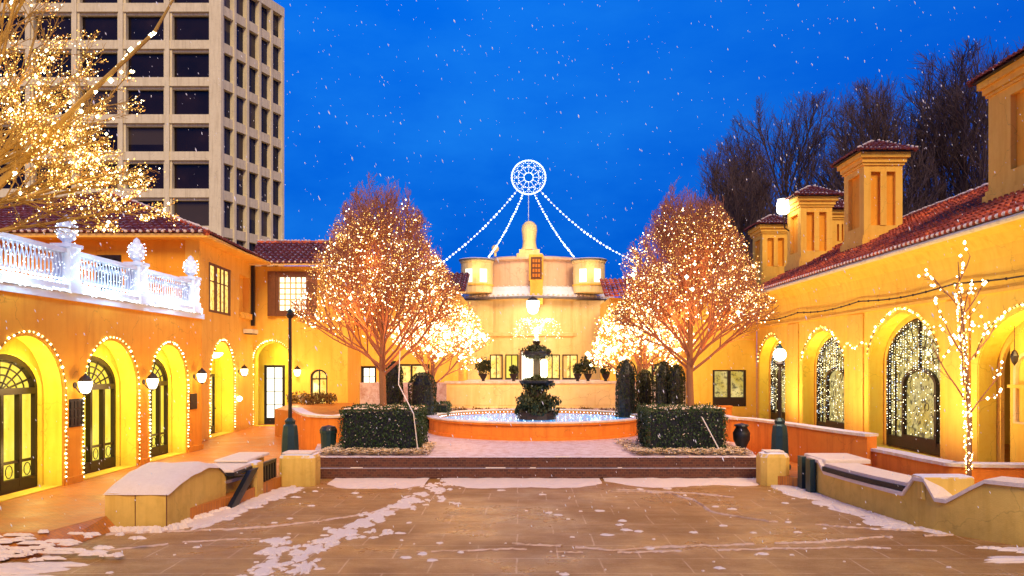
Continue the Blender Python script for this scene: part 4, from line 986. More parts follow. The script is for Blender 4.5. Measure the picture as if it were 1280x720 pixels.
for a, b, s, lb in (((-.15, 46.5, 12.9), (-4.5, 40.2, 7.5), .35, 'outermost left string of white lights running from the wheel down behind the left tree'),
                    ((.2, 46.5, 12.75), (-1.85, 46.4, 8.95), .3, 'inner left string of white lights from the wheel to the left turret'),
                    ((.8, 46.5, 12.75), (3.2, 46.4, 8.95), .3, 'inner right string of white lights from the wheel to the right turret'),
                    ((1.15, 46.5, 12.9), (6.1, 43.2, 8.4), .45, 'outermost right string of white lights running from the wheel down behind the right tree')):
    lightstring('wheel_light_string', swag(a, b, s), .18, .06, ('bulb_cool',), lb, 'light strings fanning from the wheel', .015, 'white', .012)
lightstring('roof_light_string', swag((6.1, 43.2, 8.4), (13.7, 45.6, 8.5), .5), .22, .05, ('rope', 'bulb_hot'), 'warm light string sagging from the right tree to the farthest turret', None, .02)

# ------------------------------------------------------------------ FOUNTAIN
FC = Vector((.62, 30.0, .3))
FT = thing('fountain', FC, 'large round terracotta fountain with blue lit water in the middle of the plaza', 'fountain')
m = MB(); m.lathe([(4.05, .0), (4.05, .1), (4.0, .11), (4.0, .48), (4.08, .5), (4.08, .56), (3.72, .56), (3.72, .0)], FC, 16*3, caps=False); m.build('basin', 'terra', FT)
m = MB(); m.lathe([(4.1, .561), (4.1, .60), (3.7, .60), (3.7, .561)], FC, 48, caps=False); m.build('rim_snow', 'ledge', FT)
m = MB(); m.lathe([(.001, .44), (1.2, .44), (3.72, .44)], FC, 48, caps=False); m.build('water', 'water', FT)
m = MB()
m.lathe([(.75, .3), (.7, .7), (.45, .85), (.32, 1.0), (.28, 1.5), (.36, 1.65), (.62, 1.8), (.66, 1.88), (.2, 1.9)], FC, 12)
for k in range(4):
    a = PI/4+k*PI/2; m.tube([FC+Vector((.34*math.cos(a), .34*math.sin(a), 1.85)), FC+Vector((.38*math.cos(a), .38*math.sin(a), 2.75))], .045, 6)
m.lathe([(.15, 1.88), (.12, 2.8)], FC, 8); m.lathe([(.1, 2.72), (.5, 2.85), (.55, 2.95), (.2, 3.0), (.1, 3.2), (.16, 3.35), (.001, 3.4)], FC, 12)
m.build('pedestal', 'iron', FT)
m = MB()
for s in (-1, 1):
    c = FC+Vector((s*.27, -.3, 2.0)); m.lathe([(.08, .0), (.13, .08), (.13, .6), (.06, .68)], c, 8)
m.build('lamp', 'lampglass', FT)  # glowing cylinders in place of the lit gaps between the columns
m = MB(); foliage(m, lambda: sph(FC+Vector((0, 0, .95)), 1.0, 1.0, .65, .3), 2600, .075); foliage(m, lambda: sph(FC+Vector((0, 0, 1.75)), .72, .72, .42, .3), 1300, .065); foliage(m, lambda: sph(FC+Vector((0, 0, 2.95)), .7, .7, .35, .2), 900, .06)
m.build('greenery', 'darkleaf', FT)
m = MB()
for i in range(380):      # spray thrown out at the top and sheeting down
    a = R.uniform(0, 2*PI); t = R.random(); r = .15+1.0*t*R.uniform(.6, 1); z = 3.55+.62*(1-(2*t-.9)**2)+R.uniform(-.05, .05)
    m.octa(FC+Vector((r*math.cos(a), r*math.sin(a), z)), R.uniform(.006, .015))
for i in range(150): a = R.uniform(0, 2*PI); m.octa(FC+Vector((.1*R.random()*math.cos(a), .1*math.sin(a), 3.3+R.random()*.6)), .014)
tag(m.build('spray', 'bulb_hot', FT), kind='stuff')  # droplets given the bulb glow so they look lit
m = MB()
for i in range(620):
    a = R.uniform(0, 2*PI); r = 3.65*math.sqrt(R.random()); m.cur = R.choice((0, 0, 1, 1, 1)); m.octa(FC+Vector((r*math.cos(a), r*math.sin(a), .45)), R.uniform(.01, .024), .6)
for i in range(140): a = 2*PI*i/140; m.cur = 0; m.octa(FC+Vector((3.68*math.cos(a), 3.68*math.sin(a), .5)), .022)
tag(m.build('water_lights', ['bulb_cool', 'bulb_blue']), 'blue and white sparkling lights floating on the fountain water', 'string lights', kind='stuff')
for a in (.3, 1.4, 2.6, 3.9, 5.2): plamp(FC+Vector((2.4*math.cos(a), 2.4*math.sin(a), .75)), 14, (.2, .6, 1), .2, 'water_light')
plamp(FC+Vector((0, -1.3, 2.4)), 20, (1, .8, .5), .2); plamp(FC+Vector((0, 0, 4.2)), 25, (1, .85, .6), .3)

# ------------------------------------------------------------------ bare trees
def grow(mb, tips, p, d, L, r, depth, maxd, spread, env, sides, kids, upb, ratio, minr=.006):
    n = 4 if depth < 2 else 3; pts = [p.copy()]; q = p.copy(); dd = d.copy()
    for i in range(n):
        dd = (dd+Vector((R.gauss(0, .10), R.gauss(0, .10), R.gauss(0, .05)+upb))).normalized(); q = q+dd*L/n
        pts.append(q.copy())
    if env and not env(q):
        if depth >= 2: 
            pts = pts[:2]; 
            if not env(pts[1]): return
        else:
            j = 1
            while j < len(pts)-1 and env(pts[j+1]): j += 1
            pts = pts[:max(2, j+1)]
    r2 = max(minr*.6, r*.55); mb.tube(pts, r, sides[min(depth, len(sides)-1)], r2, cap=False)
    if depth >= maxd-1: tips += [x for x in pts[1:]]
    elif depth >= maxd-2: tips.append(pts[-1])
    if depth >= maxd: return
    k = kids[depth]
    for i in range(k):
        t = (i+R.uniform(.3, 1))/k; t = .22+.78*t
        j = min(len(pts)-2, int(t*(len(pts)-1))); f = t*(len(pts)-1)-j; base = pts[j].lerp(pts[j+1], min(1, f))
        a = R.uniform(0, 2*PI) if depth else 2*PI*i/k*1.618*2; side = dd.orthogonal().normalized(); side = Matrix.Rotation(a, 3, dd) @ side
        sp = spread[min(depth, len(spread)-1)]*R.uniform(.7, 1.3)
        nd = (dd*math.cos(sp)+side*math.sin(sp)).normalized()
        rr = max(minr, (r+(r2-r)*t)*.62)
        grow(mb, tips, base, nd, L*ratio*R.uniform(.75, 1.15)*(1.15-.4*t), rr, depth+1, maxd, spread, env, sides, kids, upb*.8, ratio, minr)
def lit_tree(x, y, zb, H, W, label, trunk_h, nb, group, seed, labL, bigk=1., lights=1.):
    global R
    R = random.Random(seed)
    root = thing('bare_tree', (x, y, zb), label, 'tree', group)
    m = MB(); P = [Vector((x, y, zb-.1)), Vector((x+.02, y, zb+trunk_h*.5)), Vector((x-.02, y, zb+trunk_h)), Vector((x+.03, y, zb+trunk_h+H*.35)), Vector((x, y, zb+H*.92))]
    m.tube(P, [.14, .105, .10, .06, .012], 8); m.build('trunk', 'bark', root, True)
    c = Vector((x, y, zb+trunk_h+(H-trunk_h)*.45)); hz = (H-trunk_h)*.56
    def env(q):
        dz = (q.z-c.z)/hz; w = W/2*(1.0 if dz < -.2 else 1.0-.80*((dz+.2)/1.2)**1.25 if dz < 1 else .3)
        if dz < -.2: w = W/2*max(.12, 1-((-.2-dz)/.8)**1.6)
        return abs(dz) < 1 and math.hypot(q.x-c.x, q.y-c.y) < w*(1+.22*noise.noise(q*1.1))
    m = MB(); tips = []
    for i in range(nb):
        t = i/nb; z0 = zb+trunk_h+(H-trunk_h)*.52*t**1.2; a = i*2.4; el = .55+.75*t*R.uniform(.8, 1.1)
        d = Vector((math.cos(a)*math.cos(el), math.sin(a)*math.cos(el), math.sin(el)))
        grow(m, tips, Vector((x, y, z0)), d, (H-trunk_h)*(.5-.16*t), .045*(1-.4*t), 0, 3, (.5, .6, .65), env, (5, 4, 3, 3), (9, 7, 5), .10, .57, .0065)
    m.build('crown', 'twig', root)
    # lights: thick low in the crown, thinning to the top
    m = MB(); nlow = 0
    for q in tips:
        h = (q.z-zb-trunk_h)/(H-trunk_h); pr = (1.5-1.75*h)*lights*(.6+1.2*max(0, .3+noise.noise(q*1.3)))
        if R.random() < pr*.5:
            u = R.random(); hot = u < .22*(1.15-h)
            m.cur = 0 if hot else (1 if u < .6 else 2); s = R.uniform(.009, .019)*bigk*(1.35 if hot else 1.)
            m.octa(q+Vector((R.uniform(-.02, .02), R.uniform(-.02, .02), R.uniform(-.02, .02))), s)
    for k in range(int(45*bigk*(3 if bigk > 1.2 else 1))):
        q = R.choice(tips); h = (q.z-zb-trunk_h)/(H-trunk_h)
        if h < .55: m.cur = 0; m.octa(q, R.uniform(.04, .08)*bigk)
    tag(m.build('tree_lights', ['bulb_hot', 'bulb_amb', 'bulb_org']), labL, 'string lights', kind='stuff')
    for k in range(7):
        a = k*2.2; r = W*.30; h = (.12+.11*k)*(H-trunk_h)*.78
        plamp((x+r*math.cos(a), y+r*math.sin(a), zb+trunk_h+h), (75 if k < 5 else 32)*(H/6.5)**1.5, (1, .44, .10), .35, 'tree_light')
    return tips
lit_tree(-4.15, 24.2, .3, 8.3, 5.2, 'bare tree wrapped in warm lights rising from the left square hedge', 2.15, 34, 'bare lit trees', 11, 'warm lights all over the bare tree in the left hedge', 1.0)
lit_tree(5.15, 24.2, .3, 8.1, 4.9, 'bare tree wrapped in warm lights rising from the right square hedge', 2.25, 34, 'bare lit trees', 12, 'warm lights all over the bare tree in the right hedge', 1.0)
lit_tree(-3.6, 33.0, .3, 6.3, 5.4, 'smaller brightly lit tree between the left hedge tree and the fountain', 1.6, 17, 'bare lit trees', 13, 'dense bright lights on the smaller tree left of the fountain', 1.6, 2.2)
lit_tree(4.95, 33.0, .3, 6.0, 5.2, 'smaller brightly lit tree between the fountain and the right hedge tree', 1.6, 17, 'bare lit trees', 14, 'dense bright lights on the smaller tree right of the fountain', 1.6, 2.2)

# ---- large tree at the left edge
R = random.Random(5)
root = thing('bare_tree', (-9.6, 13.6, 0), 'big spreading tree thick with golden lights at the left edge', 'tree', 'bare lit trees')
m = MB(); tips = []
b0 = Vector((-9.9, 13.6, 5.2))
mt = MB(); mt.tube([(-9.6, 13.6, -.1), (-9.75, 13.6, 2.), (-9.9, 13.6, 5.6)], [.26, .2, .18], 10); mt.build('trunk', 'bark', root, True)
dirs = [((.5, .15, .85), 6.2), ((.72, .3, .42), 4.6), ((.85, .35, .12), 3.8), ((.15, .2, 1.), 6.5), ((.35, .5, .8), 6.0), ((.65, -.05, .62), 4.8), ((-.3, .3, .9), 5.), ((.8, .1, .25), 4.), ((.35, .0, .95), 6), ((.9, .5, .32), 4.2), ((.6, .55, .5), 4.6), ((.2, .6, .6), 5), ((.75, .3, .15), 3.8), ((.55, .1, .1), 3.2)]
for d, L in dirs: grow(m, tips, b0+Vector((0, 0, R.uniform(-.3, .9))), Vector(d).normalized(), L*.85, .036, 0, 3, (.45, .55, .6), (lambda q: q.z > 5.1+.25*max(0, q.x+9) and q.x < (-6.35 if q.z < 6.5 else -7.75+.3*noise.noise(q))), (6, 4, 3, 3), (9, 8, 5), .03, .38, .0055)
m.build('crown', 'littwig', root)
m = MB()
for q in tips:
    if R.random() < .42+1.1*noise.noise(q*1.2):
        u = R.random(); m.cur = 0 if u < .16 else (1 if u < .7 else 2); m.octa(q+Vector((R.uniform(-.06, .06),)*3), R.uniform(.007, .017))
for k in range(130): m.cur = 0; m.octa(R.choice(tips), R.uniform(.02, .045))
# light line wound along one long bough
for k in range(26):
    q = Vector((-9.0, 13.6, 5.7)).lerp(Vector((-6.4, 14.0, 8.6)), k/25); m.cur = 0; m.octa(q+Vector((R.uniform(-.08, .08), 0, R.uniform(-.08, .08))), R.uniform(.035, .06))
tag(m.build('tree_lights', ['bulb_hot', 'bulb_amb', 'bulb_org']), 'golden lights covering the big tree at the left edge', 'string lights', kind='stuff')
mb2 = MB(); mb2.tube([(-9.6, 13.6, 5.0), (-9.0, 13.6, 5.7), (-7.6, 13.8, 7.3), (-6.4, 14.0, 8.6), (-5.9, 14.1, 9.6)], [.09, .07, .045, .03, .01], 6); mb2.build('bough', 'littwig', root)
for x, y, z in ((-9.3, 13, 6.5), (-8.3, 13.2, 7.4), (-8.6, 13, 9), (-7.6, 13.4, 6.4), (-9.4, 13, 10.5), (-8.2, 12.8, 5.8)): plamp((x, y, z), 20, (1, .6, .10), .4, 'tree_light')

# ---- slender tree on the right
R = random.Random(8)
root = thing('slender_tree', (9.2, 16.4, 0), 'slender young tree wound with lights before the yellow right wall', 'tree')
P = [Vector((9.2, 16.4, -.05)), Vector((9.22, 16.4, 1.6)), Vector((9.14, 16.4, 3.0)), Vector((9.05, 16.4, 4.0)), Vector((8.98, 16.4, 4.9))]
m = MB(); m.tube(P, [.05, .045, .035, .022, .008], 6)
m.build('trunk', 'bark', root); m = MB(); tips = []
for k in range(9):
    z = 1.7+k*.33; a = k*2.2; d = Vector((math.cos(a)*.7, math.sin(a)*.25, .75)).normalized(); base = Vector((9.17-.03*k, 16.4, z))
    grow(m, tips, base, d, 1.35-.08*k, .018, 1, 3, (.5, .6, .6), None, (4, 4, 3, 3), (0, 3, 2), .03, .5, .005)
m.build('crown', 'twig', root); m = MB()
for k in range(330):
    t = R.random()*4.6; a = R.uniform(0, 6.3); j = min(3, int(t/1.2)); q = Vector((9.2-.045*t*t/4, 16.4, t)); m.cur = R.choice((0, 0, 1)); m.octa(q+Vector((.07*math.cos(a), .07*math.sin(a), 0)), R.uniform(.012, .026))
for q in tips:
    if R.random() < .4: m.cur = 0; m.octa(q, R.uniform(.018, .04))
tag(m.build('tree_lights', ['bulb_hot', 'bulb_amb']), 'warm lights wound round the slender tree at right', 'string lights')
plamp((9.6, 16.0, 3.2), 16, (1, .75, .3), .3, 'tree_light'); plamp((8.9, 16.0, 1.5), 10, (1, .75, .3), .3, 'tree_light')

# ---- dark winter trees behind the right roof
R = random.Random(21)
def far_proto(H, W):
    m = MB(); tips = []
    m.tube([(0, 0, -.2), (.1, 0, H*.25), (0, .1, H*.55), (.1, 0, H*.8)], [.35, .28, .16, .05], 7)
    env = lambda q: (q.x**2+q.y**2)**.5 < W/2*(1.05-.55*max(0, (q.z-H*.5)/(H*.5)))*(1+.25*noise.noise(q*.3)) and q.z < H
    for i in range(16):
        t = i/16; a = i*2.4; el = .75+.6*t
        grow(m, tips, Vector((0, 0, H*(.18+.5*t))), Vector((math.cos(a)*math.cos(el), math.sin(a)*math.cos(el), math.sin(el))), H*(.46-.2*t), .12*(1-.4*t), 0, 3, (.42, .5, .5), env, (5, 4, 3, 3), (9, 8, 5), .09, .55, .011)
    zm = max(v[2] for v in m.v); k = H/zm; m.v = [(v[0]*k, v[1]*k, v[2]*k) for v in m.v]
    return m
protos = [far_proto(20, 11), far_proto(22, 13)]
pr_me = []
far = [(16.2, 62, .80, 0, 'shortest dark bare tree just right of the lit tree'), (22.0, 66, .92, 1, 'dark bare tree standing behind the farthest turret'), (27.5, 63, .98, 0, 'dark bare tree behind the middle turret'), (31.5, 67, 1.0, 1, 'dark bare tree between the middle and tall turrets'),
       (35.5, 64, 1.12, 0, 'tall dark bare tree right behind the tall turret'), (15.0, 70, .62, 1, 'low dark bare tree seen above the lit right tree'), (40.0, 66, 1.08, 1, 'tallest dark bare tree near the right edge turret'), (21, 74, .9, 0, 'thin dark tree far back between the first dark trees')]
first = {}
for i, (x, y, s, k, lb) in enumerate(far):
    if k not in first:
        root = thing('winter_tree', (0, 0, 0), lb, 'tree', 'dark winter trees behind the right building')
        mm = protos[k]; me = mm.build('crown', 'farbark', root)
        t = MB(); t.tube([(0, 0, -.3), (.05, 0, 4.5)], .42, 8, .3); t.build('trunk', 'farbark', root); first[k] = root
    else:
        root = copy_tree(first[k]); root['label'] = lb
    root.location = (x, y, 0); root.rotation_euler = (0, 0, i*1.3); s = s*1.24; root.scale = (s, s, s)

# ------------------------------------------------------------------ hedges, yews, flowers, beds
R = random.Random(31)
def hedge(x0, x1, y0, y1, z0, z1, n, label, group, cat='hedge', name='hedge', leaf='leaf', s=.035):
    root = thing(name, ((x0+x1)/2, (y0+y1)/2, z0), label, cat, group)
    m = MB(); e = .07; m.box(x0+e, x1-e, y0+e, y1-e, z0, z1-e); m.build('dark_core', 'black', root)  # plain black box for the shaded inside of the hedge
    def g():
        f = R.random(); w, d, h = x1-x0, y1-y0, z1-z0; A = [w*h, w*d, d*h, d*h]; k = R.choices((0, 1, 2, 3), A)[0]; j = R.gauss(0, .022)+.02*noise.noise(Vector((R.random()*9, f, 0)))
        x, y, z = R.uniform(x0, x1), R.uniform(y0, y1), R.uniform(z0, z1)
        b = .09*noise.noise(Vector((x*2.2, y*2.2, z*2.2)))+(.06*R.random() if R.random() < .06 else 0)*(-1 if k in (0, 2) else 1)
        if k == 0: return (x, y0+j+b, z)
        if k == 1: return (x, y, z1+j+b)
        if k == 2: return (x0+j+b, y, z)
        return (x1+j+b, y, z)
    m = MB(); foliage(m, g, n, s); m.build('leaves', leaf, root)
    return root
hedge(-5.1, -2.9, 22.7, 24.9, .3, 1.50, 9000, 'square clipped green hedge at the foot of the left lit tree', 'square clipped hedges')
hedge(3.65, 5.85, 22.7, 24.9, .3, 1.50, 9000, 'square clipped green hedge at the foot of the right lit tree', 'square clipped hedges')
m = MB()
for (x0, x1) in ((-5.1, -2.9), (3.65, 5.85)):
    for k in range(150): m.ball((R.uniform(x0, x1), R.uniform(22.7, 24.8), 1.52), R.uniform(.02, .07), 6, 4, .45)
    for k in range(60): m.ball((R.uniform(x0, x1), 22.66, R.uniform(.4, 1.45)), R.uniform(.008, .022), 5, 4, .6)
tag(m.build('hedge_snow', 'snow'), 'small lumps of snow on top of the square hedges', 'snow', kind='stuff')
hedge(-4.6, -2.8, 31.2, 32.2, .8, 1.25, 2500, 'low dark hedge left of the fountain', 'low hedges beside the fountain')
hedge(4.4, 6.4, 31.4, 32.3, .3, 1.05, 2500, 'low dark hedge right of the fountain', 'low hedges beside the fountain')
def yew(x, y, zb, w, h, label, n=2600):
    root = thing('yew_shrub', (x, y, zb), label, 'shrub', 'dark clipped yews'); m = MB()
    m.lathe([(w*.36, 0), (w*.42, h*.3), (w*.4, h*.8), (w*.22, h*.95), (.01, h)], (x, y, zb), 10); m.build('dark_core', 'black', root)  # plain black core for the shaded inside of the yew
    def g():
        t = R.random(); a = R.uniform(0, 2*PI); r = w/2*(1 if t < .8 else math.sqrt(max(0, 1-((t-.8)/.2)**2)))*(1+.12*noise.noise(Vector((a, t*5, x)))); return (x+r*math.cos(a), y+r*math.sin(a), zb+t*h)
    m = MB(); foliage(m, g, n, .045); m.build('leaves', 'darkleaf', root)
for i, (px, w, pt, pbm, Y, lb) in enumerate(((492, 24, 452, 505, 30, 'tall dark yew column close to the left tree trunk'), (528, 34, 466, 505, 30, 'broad dark yew between the left tree and the fountain'), (783, 26, 450, 503, 31, 'tall dark yew right of the fountain'), (806, 20, 462, 503, 31.6, 'narrow dark yew beside the tall one right of the fountain'), (829, 24, 452, 506, 30.5, 'tall dark yew left of the right tree trunk'), (846, 20, 456, 507, 30, 'tall dark yew touching the right tree trunk'))):
    zt = 2.8+(455-pt)*Y/1000; yew((px-650)*Y/1000, Y, .3, w*Y/1000, zt-.3, lb)
# potted plants on terrace wall
for i, (px, s, lb) in enumerate(((604, 1.1, 'large dark plant in an urn at the left end of the terrace wall'), (642, .6, 'small dark plant in an urn left of the pavilion door'), (722, .7, 'small dark plant in an urn right of the pavilion door'), (735, 1.2, 'tall dark plant in an urn right of the fountain top'), (757, .7, 'dark plant in an urn at the right end of the terrace wall'))):
    x = (px-650)*37.2/1000; root = thing('potted_plant', (x, 37.2, 2.0), lb, 'plant', 'urns with plants on the terrace wall')
    m = MB(); m.lathe([(.09, 0), (.06, .06), (.14, .18), (.2, .34), (.17, .36)], (x, 37.2, 2.0), 10); m.build('urn', 'iron', root)
    m = MB(); foliage(m, lambda: sph((x, 37.2, 2.3+.38*s), .42*s, .42*s, .45*s, .1), int(500*s), .07); m.build('leaves', 'darkleaf', root)
# winter flowers edging the beds
m = MB()
def flowers(x0, x1, y0, y1, n, z=.3):
    for i in range(n):
        p = (R.uniform(x0, x1), R.uniform(y0, y1), z+R.uniform(.02, .13)); 
        m.cur = R.choices((0, 1, 2), (6, 3, 2))[0]; a = R.uniform(0, 6.3)
        for k in range(4):
            b = a+k*PI/2; u = Vector((math.cos(b), math.sin(b), .35)); w = Vector((-math.sin(b), math.cos(b), 0)); q = R.uniform(.022, .045); c = Vector(p); m.add([c, c+u*q+w*q*.7, c+u*q*1.7, c+u*q-w*q*.7], [(0,1,2,3)])
flowers(-5.5, -2.5, 21.75, 22.6, 1100); flowers(-5.5, -5.12, 22.4, 24.5, 220); flowers(-2.9, -2.55, 22.4, 24.5, 200)
flowers(3.1, 6.3, 21.75, 22.6, 1200); flowers(5.9, 6.3, 22.4, 24.5, 220); flowers(3.0, 3.6, 22.4, 25.5, 300)
tag(m.build('flower_edging', ['petal', 'snow', 'fadedleaf']), 'pale winter flowers and snow edging the hedge beds above the dark steps', 'flowers', kind='stuff')
m = MB(); 
for (x, y) in ((-10, 35.3), (-9.4, 34.8), (-8.8, 35.2), (-8.3, 34.9), (-9.0, 34.4)):
    foliage(m, lambda: sph((x, y, 1.3), .4, .3, .35, .1), 300, .06)
tag(m.build('winter_plants', 'fadedleaf'), 'pale winter plants in the bed under the small arched window', 'plant', kind='stuff')
plamp((-9.7, 34.6, 1.7), 22, (1, .8, .5), .2)
# curved terracotta retaining walls
def ret_wall(pts, z0, z1, t, label, soil=None, group=None, name='retaining_wall', cap='ledge', mat='terra'):
    root = thing(name, (pts[0][0], pts[0][1], 0), label, 'wall', group); m = MB(); c = MB()
    P = [Vector(p) for p in pts]; Q = []
    for i, p in enumerate(P):
        d = (P[min(i+1, len(P)-1)]-P[max(0, i-1)]).normalized(); Q.append(Vector((-d.y, d.x)))
    zz = z1 if isinstance(z1, (list, tuple)) else [z1]*len(P)
    for mb_, o0, o1, za, zb in ((m, 0, t, lambda i: z0, lambda i: zz[i]), (c, -.05, t+.05, lambda i: zz[i]+.001, lambda i: zz[i]+.07)):
        vs = []; n = len(P)
        for i, p in enumerate(P):
            a, b = p+Q[i]*o0, p+Q[i]*o1; vs += [(a.x, a.y, za(i)), (b.x, b.y, za(i)), (b.x, b.y, zb(i)), (a.x, a.y, zb(i))]
        fs = [(0,1,2,3), tuple(n*4-k for k in (1, 2, 3, 4))]
        for i in range(n-1):
            for k in range(4): l = (k+1) % 4; fs.append((i*4+k, i*4+4+k, i*4+4+l, i*4+l))
        mb_.add(vs, fs)
    m.build('wall', mat, root); c.build('coping', cap, root); return root
def curve_pts(pts, n=8):
    out = []; P = [Vector(p) for p in pts]
    for i in range(len(P)-1):
        a = P[max(0, i-1)]; b = P[i]; c = P[i+1]; d = P[min(len(P)-1, i+2)]
        for k in range(n):
            t = k/n; out.append(.5*((2*b)+(c-a)*t+(2*a-5*b+4*c-d)*t*t+(3*b-a-3*c+d)*t**3))
    out.append(P[-1]); return out
ret_wall(curve_pts([(-8.4, 29.5), (-7.3, 26.6), (-6.6, 25.3), (-5.7, 25.0), (-5.4, 26.5), (-5.6, 30)]), -.1, 1.12, .3, 'curved terracotta bed wall left of the left square hedge')
slab('garden_bed', [(-8.3, 29.5), (-7.2, 26.8), (-6.5, 25.6), (-5.8, 25.3), (-5.7, 26.5), (-5.9, 30), (-7.5, 35.9), (-10.2, 35.9), (-9.5, 31)], -.1, 1.05, 'walk')
ret_wall(curve_pts([(6.6, 27.5), (6.75, 25.8), (7.2, 25.2), (7.75, 23.0), (8.2, 20.6), (8.5, 19.6)]), -.1, 1.02, .3, 'terracotta bed wall behind the right lamp post')
ret_wall(curve_pts([(8.15, 21.2), (8.5, 20.4), (8.75, 19.0), (8.9, 17.2), (9.3, 16.6), (11.9, 16.4)]), -.1, .66, .32, 'swept terracotta bed wall below the large right window')
ret_wall([(10.6, 15.2), (11.9, 15.1)], -.1, .9, .4, 'pale block step at the foot of the right niche', mat='yellow')
root = thing('garden_urn', (6.45, 23.3, .3), 'small black round urn between the right hedge and the terracotta wall', 'urn')
m = MB(); m.lathe([(.1, 0), (.13, .06), (.24, .3), (.25, .5), (.16, .66), (.2, .7)], (6.45, 23.3, .3), 14); m.build('body', 'black', root, True); m = MB(); m.lathe([(.22, .70), (.2, .74), (.001, .78)], (6.45, 23.3, .3), 14); m.build('lid', 'black', root)
root = thing('litter_bin', (-5.6, 23.6, .3), 'small dark bin beside the left square hedge', 'bin')
m = MB(); m.lathe([(.2, -.3), (.24, .45), (.26, .47), (.26, .55)], (-5.65, 23.6, .3), 12); m.build('body', 'green', root); m = MB(); m.lathe([(.27, .55), (.2, .66), (.001, .7)], (-5.65, 23.6, .3), 12); m.build('lid', 'black', root)
m = MB(); m.tube([(5.13, 22.55, 1.3), (5.62, 22.4, .32)], .018, 5); tag(m.build('support_stake', 'ledge'), 'thin pale stake leaning against the right square hedge', 'stake')
m = MB(); m.tube([(-3.6, 24.0, 3.2), (-3.55, 23.4, 2.2), (-3.0, 22.55, 1.4), (-2.87, 22.5, .35)], .015, 5); tag(m.build('light_cable', 'ledge'), 'pale cable hanging from the left tree past the corner of its hedge', 'cable')

# ------------------------------------------------------------------ street edge walls
def edge_wall(path, tops, t, label, sgn):
    ret = ret_wall(path, G0-.1, tops, t*sgn, label, name='street_wall', cap='snow', mat='curbwall'); return ret
lp = [(-6.45, 16.9), (-6.3, 17.6), (-6.2, 18.0), (-6.1, 18.6)]
ret_wall(curve_pts(lp, 4), G0-.1, .22, .55, 'low ochre street wall with a snowy seat at left', name='street_wall', cap='snow', mat='curbwall')
root = thing('wall_block', (-7.0, 15.9, G0), 'big rounded ochre block with a snowy sloping top at the left street edge', 'wall block')
m = MB(); vs = []; n = 14
prof = [(14.75, .42), (15.1, .55), (15.6, .66), (16.2, .73), (16.7, .66), (17.0, .45)]
a = [(-7.65, y, z) for y, z in prof]; b = [(-6.5+.05*i, y, z-.03) for i, (y, z) in enumerate(prof)]
P = [(-7.65, 14.75, G0-.1)]+a+[(-7.65, 17.0, G0-.1)]; Q = [(-6.5, 14.75, G0-.1)]+b+[(-6.25, 17.0, G0-.1)]; k = len(P)
m.add(P+Q, [tuple(reversed(range(k))), tuple(range(k, 2*k))]+[(i, i+1, k+i+1, k+i) for i in range(k-1)]); m.build('body', 'curbwall', root)
m = MB(); m.box(-7.1, -7.085, 14.742, 14.76, -.3, .42); m.tube([(-6.515, 14.745, -.3), (-6.515, 14.745, .4)], .012, 5)
for k in (1, 2): m.tube([(-6.49+.18*k*.28+.01, 14.75+.75*k, -.3), (-6.49+.18*k*.28+.01, 14.75+.75*k, .5+.06*k)], .01, 4)
m.build('joint', 'brownframe', root)
m = MB(); nx, ny = 14, 20; vs = []
def hz(y):
    for (y0, z0), (y1, z1) in zip(prof[:-1], prof[1:]):
        if y <= y1: return z0+(z1-z0)*(y-y0)/(y1-y0)
    return prof[-1][1]
for i in range(nx+1):
    for j in range(ny+1):
        y = 14.72+2.28*j/ny; xr = -6.5+.05*(y-14.75)/.45; x = -7.68+(xr+7.72)*i/nx; e = min(i, nx-i, j, ny-j)
        vs.append((x+.03*noise.noise(Vector((y*3, i, 0))), y+(.03*noise.noise(Vector((x*3, j, 4)))), hz(max(14.75, y))+(-.03 if e == 0 else (.05 if e == 1 else .075)+.035*noise.noise(Vector((x*2.5, y*2.5, 1))))))
m.add(vs, [(i*(ny+1)+j, (i+1)*(ny+1)+j, (i+1)*(ny+1)+j+1, i*(ny+1)+j+1) for i in range(nx) for j in range(ny)]); m.build('snow_cap', 'snow', root, True)
root = thing('wall_bench', (-6.6, 18, G0), 'snow covered bench slab with black legs along the left street wall', 'bench')
m = MB(); m.box(-6.95, -6.05, 16.95, 18.1, .42, .5); m.build('seat', 'black', root); m = MB(); m.box(-6.97, -6.07, 16.95, 18.1, .501, .56, bev=.02); m.build('snow_cap', 'snow', root)
m = MB(); m.add([(-6.13, 16.6, .0-.25), (-6.11, 17.0, -.25), (-6.06, 18.25, .44), (-6.06, 17.75, .44), (-6.03, 16.6, -.25), (-6.01, 17.0, -.25), (-5.96, 18.25, .44), (-5.96, 17.75, .44)], [(0,1,2,3),(7,6,5,4),(0,4,5,1),(1,5,6,2),(2,6,7,3),(3,7,4,0)]); m.build('leg', 'black', root)
root = thing('wall_block', (-6.4, 18.8, G0), 'snow topped ochre pier between the left bench and the black grating', 'wall block')
m = MB(); m.box(-6.95, -6.0, 18.2, 18.75, G0-.1, .56, bev=.06); m.box(-6.95, -6.35, 18.75, 19.85, G0-.1, .5); m.build('body', 'curbwall', root); m = MB(); m.box(-6.97, -6.2, 18.2, 19.85, .562, .62, bev=.03); m.build('snow_cap', 'snow', root)
root = thing('grating', (-6.1, 19.3, G0), 'black upright grating in the left street wall beside the square block', 'grating')
m = MB(); m.box(-6.13, -6.05, 18.78, 19.88, .38, .46); m.box(-6.13, -6.05, 18.78, 19.88, G0, G0+.08)
for k in range(6): m.box(-6.12, -6.06, 18.8+.2*k, 18.9+.2*k, G0+.05, .4)
m.build('bars', 'black', root)
root = thing('wall_block', (-5.6, 20.2, G0), 'square ochre block with rounded edges at the foot of the left lamp post', 'wall block')
